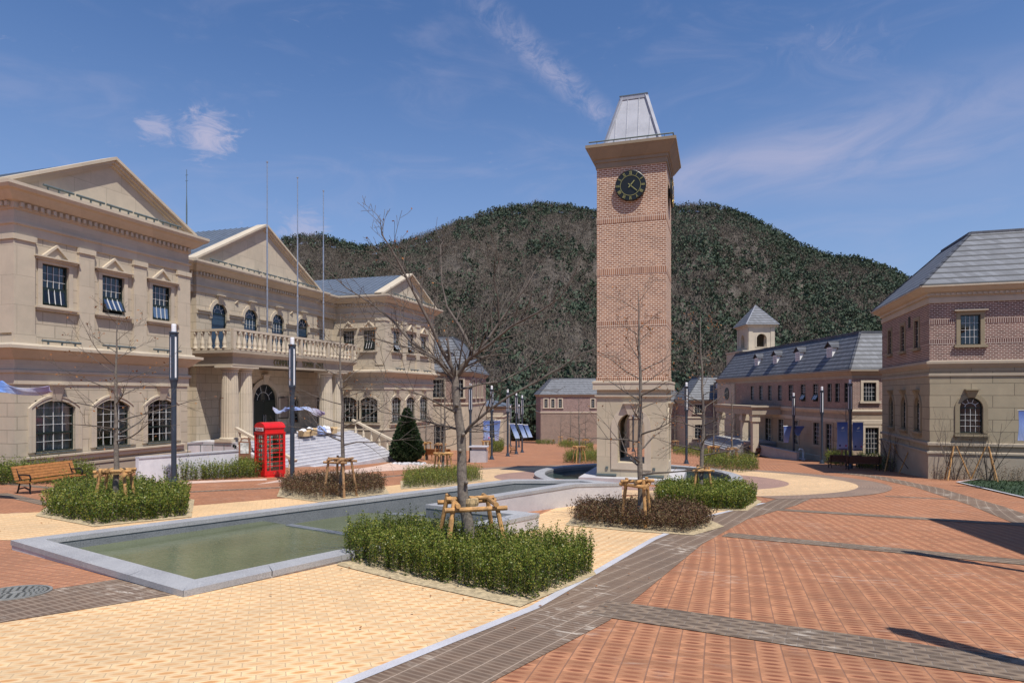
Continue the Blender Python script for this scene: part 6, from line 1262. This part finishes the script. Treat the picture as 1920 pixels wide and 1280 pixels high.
def stakes(label, p, R=.5, H=1.05, nleg=4, seed=0, mat=None, rz=0.0):
    rg = random.Random(seed); mat = mat or WOODS; r = root('stake_frame', label, 'tree stakes', p, rz, 'timber frames propping the young trees'); tops = []
    for i in range(nleg):
        a = 2 * math.pi * (i + .5) / nleg; b = Vector((R * 1.12 * math.cos(a), R * 1.12 * math.sin(a), -.12)); t = Vector((R * .72 * math.cos(a), R * .72 * math.sin(a), H + rg.uniform(-.02, .12))); tops.append(Vector((R * .74 * math.cos(a), R * .74 * math.sin(a), H - .05))); m = MB(); m.tube([b, b.lerp(t, .5), t], [.043, .041, .040], 8); m.build('leg', mat, r)
    for i in range(nleg):
        a, b = tops[i], tops[(i + 1) % nleg]; d = (b - a).normalized() * .16; z = Vector((0, 0, .04 * (i % 2) * 2)); o = Vector(((a + b).x, (a + b).y, 0)).normalized() * .05; m = MB(); m.tube([a - d + z + o * (-1 if i % 2 else 1), b + d + z + o * (-1 if i % 2 else 1)], [.042, .040], 8); m.build('crossbar', mat, r)
    m = MB(); m.tube([(-R * .6, .09, H + .05), (R * .6, .11, H + .05)], [.04, .04], 8); m.build('crossbar', mat, r); m = MB(); m.lathe((0, 0, H - .06), [(.12, 0), (.13, .05), (.12, .12)], 10); m.build('trunk_wrap', plain('straw_rope', (.45, .32, .16), .9, 0, .3, 20), r)
    return r
def near_tree():
    """the big bare tree of the foreground: limbs laid out at the tree's own distance"""
    p = G(884, 1048); t0 = p.dot(FW); rg = random.Random(11); r = root('bare_tree', 'largest bare tree, in the near boxwood bed, its limbs spreading across the view', 'tree', p, wc=True)
    def P(px, py, dz=0.0): return atT(px, py, t0 + dz)
    tr = MB(); T = [(890, 1055), (884, 1025), (878, 985), (868, 930), (866, 890), (866, 850), (864, 810), (858, 770), (854, 735), (854, 706), (855, 694)]; tr.tube([P(*q) for q in T], [.12, .112, .102, .092, .084, .08, .077, .071, .066, .062, .04], 12, cap=False)
    for (x, y) in ((868, 815), (862, 845), (874, 905), (856, 760)): c = P(x, y, -.08); tr.tube([c, c + Vector((.03, -.05, .02))], [.035, .028], 7)
    tr.build('trunk', BARK, r, True); br = MB(); tw = MB(); lf = []
    limbs = [([(854, 712), (848, 690), (828, 655), (808, 610), (782, 560), (752, 500), (733, 466), (716, 440), (713, 412)], .055, -.5), ([(854, 712), (842, 695), (812, 670), (770, 640), (735, 600), (695, 568), (650, 540), (610, 505)], .05, .6), ([(852, 712), (822, 676), (780, 655), (720, 640), (672, 625)], .035, -1.0),
             ([(856, 708), (862, 690), (884, 668), (912, 640), (938, 602), (960, 570), (985, 540), (1005, 505), (1012, 492)], .055, .4), ([(858, 706), (880, 672), (918, 645), (960, 610), (1010, 585), (1050, 558), (1082, 505)], .05, -.8), ([(890, 665), (862, 612), (838, 575), (828, 530), (826, 460), (833, 450)], .042, .9), ([(936, 605), (934, 560), (925, 520), (940, 480), (912, 455)], .024, -.4),
             ([(872, 812), (880, 800), (915, 770), (955, 742), (1000, 718), (1050, 690), (1090, 662), (1118, 655)], .04, -.6), ([(866, 806), (840, 800), (800, 790), (750, 778), (715, 772), (690, 755)], .032, .5), ([(858, 775), (830, 760), (790, 740), (745, 726), (700, 702)], .026, -1.1), ([(862, 730), (900, 720), (940, 715), (985, 690), (1040, 650), (1060, 590)], .03, 1.0), ([(850, 720), (830, 690), (825, 640), (800, 600), (762, 585)], .028, 1.3), ([(760, 520), (738, 500), (720, 478), (706, 470)], .014, .1), ([(960, 612), (985, 600), (1020, 600)], .014, .3), ([(800, 605), (770, 602), (740, 590)], .014, .2)]
    for L, r0, dz in limbs:
        n = len(L); pts = [P(x, y, dz * (i / (n - 1)) ** .8) for i, (x, y) in enumerate(L)]; rs = [max(.005, r0 * .74 * (1 - .87 * i / (n - 1))) for i in range(n)]; br.tube(pts, rs, 7, cap=False)
        for i in range(1, n):
            for k in range(2 if r0 < .03 else 3):
                q = pts[i - 1].lerp(pts[i], rg.random()); ax = (pts[i] - pts[i - 1]).normalized(); o = Matrix.Rotation(rg.uniform(0, 6.283), 3, ax) @ ax.orthogonal().normalized(); d = (ax * .75 + o * .65 + Vector((0, 0, .15))).normalized(); branch(br, lf, q, d, rg.uniform(.35, .95) * (1.2 - .5 * i / n), max(.006, rs[i] * .5), 1, rg, 0, 3, .7, 4)
    br.build('branches', TWIG, r, True); leaves('dry_leaves', lf[:26], r, rg, .05)
    stakes('pine stake frame round the big near tree', p, .70, .98, 4, 1, rz=YAW + .25)
near_tree()
def pair(tl, sl, px, H, seed, R=.5, SH=1.1, wood=None, **k):
    p = G(*px); young_tree(tl, px, H, seed, **k); stakes(sl, p, R, SH, 4 if R > .45 else 3, seed, wood, rz=seed)
pair('bare young tree in the boxwood bed beside the orange bench', 'stake frame in the boxwood bed beside the orange bench', (216, 962), 5.0, 21, .50, 1.05, nb=16, spread=2.5, lo=.36)
pair('bare young tree in the brown bed before the town hall steps', 'stake frame in the brown bed before the town hall steps', (638, 931), 6.0, 22, .50, 1.2, WOODS2, nb=22, spread=2.6, lo=.28)
pair('bare young tree in the brown bed with the tower right behind it', 'stake frame in the brown bed in front of the tower', (1198, 985), 5.6, 23, .40, 1.02, nb=22, spread=1.9, lo=.22)
pair('bare young tree in the boxwood bed before the pond, right of the tower', 'stake frame in the boxwood bed before the pond', (1314, 938), 6.6, 24, .36, 1.08, nb=24, spread=1.9, lo=.24)
FAR = [((831, 898), 5.0, 'bare tree in the bed behind the pool', 'stake frame in the bed behind the pool', 1.2), ((1373, 872), 6.0, 'bare tree behind the pond, in front of the canopy', 'stake frame behind the pond, before the canopy', 1.2), ((1338, 866), 6.2, 'bare tree behind the pond, left of the canopy lamp', 'stake frame at the left of the bed behind the pond', 1.2), ((1086, 868), 5.0, 'bare tree behind the pond, left of the tower', 'stake frame in the bed left of the tower', 1.2), ((826, 866), 6.5, 'bare tree beside the brown bench behind the near trunk', 'stake frame beside the brown bench', 1.4), ((798, 862), 5.5, 'leaning bare tree right of the conifer', 'stake frame right of the conifer', 1.4), ((912, 858), 4.8, 'bare tree beneath the lilac banner', 'stake frame beneath the lilac banner', 1.4), ((1587, 874), 4.6, 'bare tree behind the blue banners', 'stake frame behind the blue banners', 1.3), ((1470, 856), 5.0, 'shaded bare tree before the long building', 'stake frame before the long building', 1.3), ((1320, 846), 6.0, 'far bare tree before the mansard house', 'stake frame before the mansard house', 1.3), ((1266, 846), 5.5, 'far bare tree at the right edge of the tower', 'stake frame at the right edge of the tower', 1.3), ((1298, 842), 5.5, 'far bare tree behind the lamp right of the tower', 'stake frame behind the lamp right of the tower', 1.3), ((1051, 832), 5.6, 'far bare tree before the tan house, left one', 'stake frame before the tan house, left one', 1.3), ((1070, 838), 5.6, 'far bare tree before the tan house, right one', 'stake frame before the tan house, right one', 1.3), ((1098, 842), 5.0, 'far bare tree before the rust red cabin', 'stake frame before the rust red cabin', 1.3), ((1440, 850), 4.2, 'small bare tree by the canopy steps', 'stake frame by the canopy steps', 1.2)]
for i, (q, H, tl, sl_, sh) in enumerate(FAR): pair(tl, sl_, q, H, 40 + i, .5, sh, WOODS2 if i % 3 == 1 else WOODS, nb=13, spread=1.7, lo=.3, depth=1 if i > 5 else 2, leafy_=False)
def multi_stem(label, px, H, seed):
    p = pdir(px[0], px[1]); p = p * (px[2] / p.y if len(px) > 2 else 1); p = G(px[0], px[1]) if len(px) == 2 else Vector((p.x, p.y, gz(p.x, p.y))); rg = random.Random(seed); r = root('multi_stem_shrub', label, 'shrub tree', p, 0, 'bare shrub trees by the corner building'); br = MB()
    for k in range(6): a = k * 1.05 + rg.random(); branch(br, None, Vector((.06 * math.cos(a), .06 * math.sin(a), -.05)), Vector((.35 * math.cos(a), .35 * math.sin(a), 1)), H * rg.uniform(.7, 1.05), .028, 2, rg, 0, 4, .6, 6)
    br.build('branches', TWIG, r, True)
    for k in range(3): a = k * 2.1 + seed; o = root('prop_pole', 'wooden prop pole leaning on %s' % label.replace('bare ', 'the '), 'pole', p, 0, 'prop poles of the shrub trees'); m = MB(); m.tube([(.75 * math.cos(a), .75 * math.sin(a), -.1), (.08 * math.cos(a), .08 * math.sin(a), 1.75)], [.035, .032], 7); m.build('timber', WOODS, o)
multi_stem('bare shrub at the shaded side of the corner building', (1712, 889), 2.8, 3); multi_stem('bare shrub under the arched window of the corner building', (1790, 887, 38.7), 3.0, 4); multi_stem('bare shrub right of the arched window', (1852, 882, 38.6), 3.2, 5); multi_stem('bare shrub at the edge of the corner building', (1672, 884), 2.6, 6)
def fallen_leaves():
    rg = np.random.default_rng(77); P = []
    for q, n in (((884, 1080), 30), ((1200, 990), 50), ((216, 975), 40), ((640, 940), 40), ((1060, 1110), 24), ((700, 1080), 12), ((1320, 960), 30)):
        c = G(*q); P.append(np.c_[c.x + rg.normal(0, 1.1, n), c.y + rg.normal(0, 1.1, n)])
    b = np.concatenate(P); n = len(b); z = gzv(b[:, 0], b[:, 1]) + .026; c = np.c_[b, z]; a = rg.uniform(0, 6.283, n); s = rg.uniform(.025, .06, (n, 1)); ax = np.c_[np.cos(a), np.sin(a), rg.uniform(-.05, .3, n)]; sd = np.c_[-np.sin(a), np.cos(a), rg.uniform(-.2, .3, n)]
    V = np.stack([c, c + ax * s * .5 + sd * s * .3, c + ax * s, c + ax * s * .5 - sd * s * .3], 1).reshape(-1, 3); kind(np_mesh('fallen_leaves', V, np.arange(4 * n).reshape(-1, 4), DRYL), 'stuff')
fallen_leaves()
# ------------------------------------------------------------------ wooded hill
RIDGE = [(-300, 700), (0, 640), (200, 560), (420, 480), (500, 456), (530, 449), (565, 443), (600, 442), (640, 455), (700, 464), (740, 459), (800, 441), (860, 416), (920, 396), (1000, 381), (1060, 385), (1118, 396), (1180, 402), (1258, 386), (1300, 382), (1340, 386), (1400, 406), (1450, 432), (1500, 461), (1560, 482), (1600, 484), (1650, 499), (1700, 521), (1760, 550), (1900, 590), (2200, 660), (2500, 700)]
def hill():
    rx = np.array([a for a, b in RIDGE], float); ry = np.array([b for a, b in RIDGE], float); T0, T1 = 165., 440.; zb = -13.
    fw = np.array(FW); rt = np.array(RT)
    def surf(px, s):
        cx = (px - 960) / FPX; tr = T1 + 25 * np.sin(cx * 9) ; zr = (HPY - np.interp(px, rx, ry) - 14) / FPX * tr; t = T0 + (tr - T0) * s
        gul = np.sin(cx * 26 + 1.3 * np.sin(s * 5)) * .6 + np.sin(cx * 57 + s * 7) * .3 + np.sin(cx * 13 - s * 4) * .5
        z = zb + (zr - zb) * (s ** 1.12) + gul * 7.0 * np.sin(np.pi * np.clip(s, 0, 1)) * (zr - zb) / 110
        return cx, t, z
    cols = np.linspace(-300, 2500, 150); rows = np.linspace(0, 1, 44); PX, S = np.meshgrid(cols, rows); cx, t, z = surf(PX, S); V = [fw * t[..., None] + rt * (cx * t)[..., None]]; V = V[0]; V[..., 2] = z
    back = V[-1].copy(); back = back * 1.5; back[:, 2] = -40; V = np.concatenate([V, back[None]], 0); n = len(cols); m = V.shape[0]
    F = [(j * n + i, j * n + i + 1, (j + 1) * n + i + 1, (j + 1) * n + i) for j in range(m - 1) for i in range(n - 1)]
    kind(np_mesh('hills', V.reshape(-1, 3), F, HILLM), 'structure')
    rg = np.random.default_rng(9)
    def trees(N, px0, px1, sel):
        px = rg.uniform(px0, px1, N); s = 1 - rg.random(N) ** 1.25; s[: N // 14] = rg.uniform(.985, 1.0, N // 14); cx, t, z = surf(px, s)
        k = np.sin(cx * 31 + s * 9) + np.sin(cx * 17 - s * 21 + 2) + .8 * np.sin(cx * 63 + s * 37) + .5 * np.sin(cx * 120 - s * 60); dens = k * .35 + (s > .93) * .75 + np.clip((cx - .15) * 1.6, -.5, .9) + np.clip((.3 - s) * 2.2, 0, .8) + rg.normal(0, .75, N)
        pine = dens > .58; q = pine if sel == 'pine' else ~pine; b = fw * t[:, None] + rt * (cx * t)[:, None]; b[:, 2] = z; return b[q]
    def crowns(b, nl, h, w, leaf, up, name, mat, flat=False):
        n = len(b); sc = rg.uniform(.55, 1.45, n); u = rg.normal(0, 1, (n, nl, 3)); u /= np.linalg.norm(u, axis=2, keepdims=True); u *= rg.random((n, nl, 1)) ** .4
        c = b[:, None] + u * np.array([w, w, h * .38]) * sc[:, None, None] + np.array([0, 0, h * .55]) * sc[:, None, None]; c = c.reshape(-1, 3); N = len(c); ax = rg.normal(0, 1, (N, 3)); ax[:, 2] = np.abs(ax[:, 2]) * up + .2; ax /= np.linalg.norm(ax, axis=1, keepdims=True); sd = np.cross(ax, rg.normal(0, 1, (N, 3))); sd /= np.linalg.norm(sd, axis=1, keepdims=True); s = leaf * rg.uniform(.6, 1.4, (N, 1)); asp = .09 if flat else .42
        V = np.stack([c, c + ax * s * .5 + sd * s * asp, c + ax * s, c + ax * s * .5 - sd * s * asp], 1).reshape(-1, 3); kind(np_mesh(name, V, np.arange(4 * N).reshape(-1, 4), mat), 'stuff')
    PINE = leafy('hill_pine_needles', [(.036, .058, .042), (.048, .074, .047), (.06, .086, .052), (.076, .098, .058)], .7, .1); BAREW = leafy('hill_bare_twigs', [(.095, .08, .066), (.112, .09, .075), (.13, .10, .083), (.104, .102, .074), (.145, .12, .10)], .9)
    crowns(trees(15000, 380, 1800, 'pine'), 40, 6.2, 2.2, 1.15, 1.0, 'hill_pine_forest', PINE); crowns(trees(21000, 380, 1800, 'bare'), 40, 6.0, 2.4, 1.15, 2.6, 'hill_bare_forest', BAREW, True)
    # darker trees along the foot of the hill
    px = rg.uniform(900, 1420, 420); t = rg.uniform(140, 175, 420); cx = (px - 960) / FPX; b = fw * t[:, None] + rt * (cx * t)[:, None]; b[:, 2] = -11.5 + (t - 140) * .12; crowns(b, 70, 9, 2.4, 1.1, 1.0, 'valley_pine_wood', PINE)
hill()
# the forest masses read as 'trees' in the distance; tidy the names of the lights and camera
print('objects', len(bpy.data.objects), 'faces', sum(len(o.data.polygons) for o in bpy.data.objects if o.type == 'MESH'))
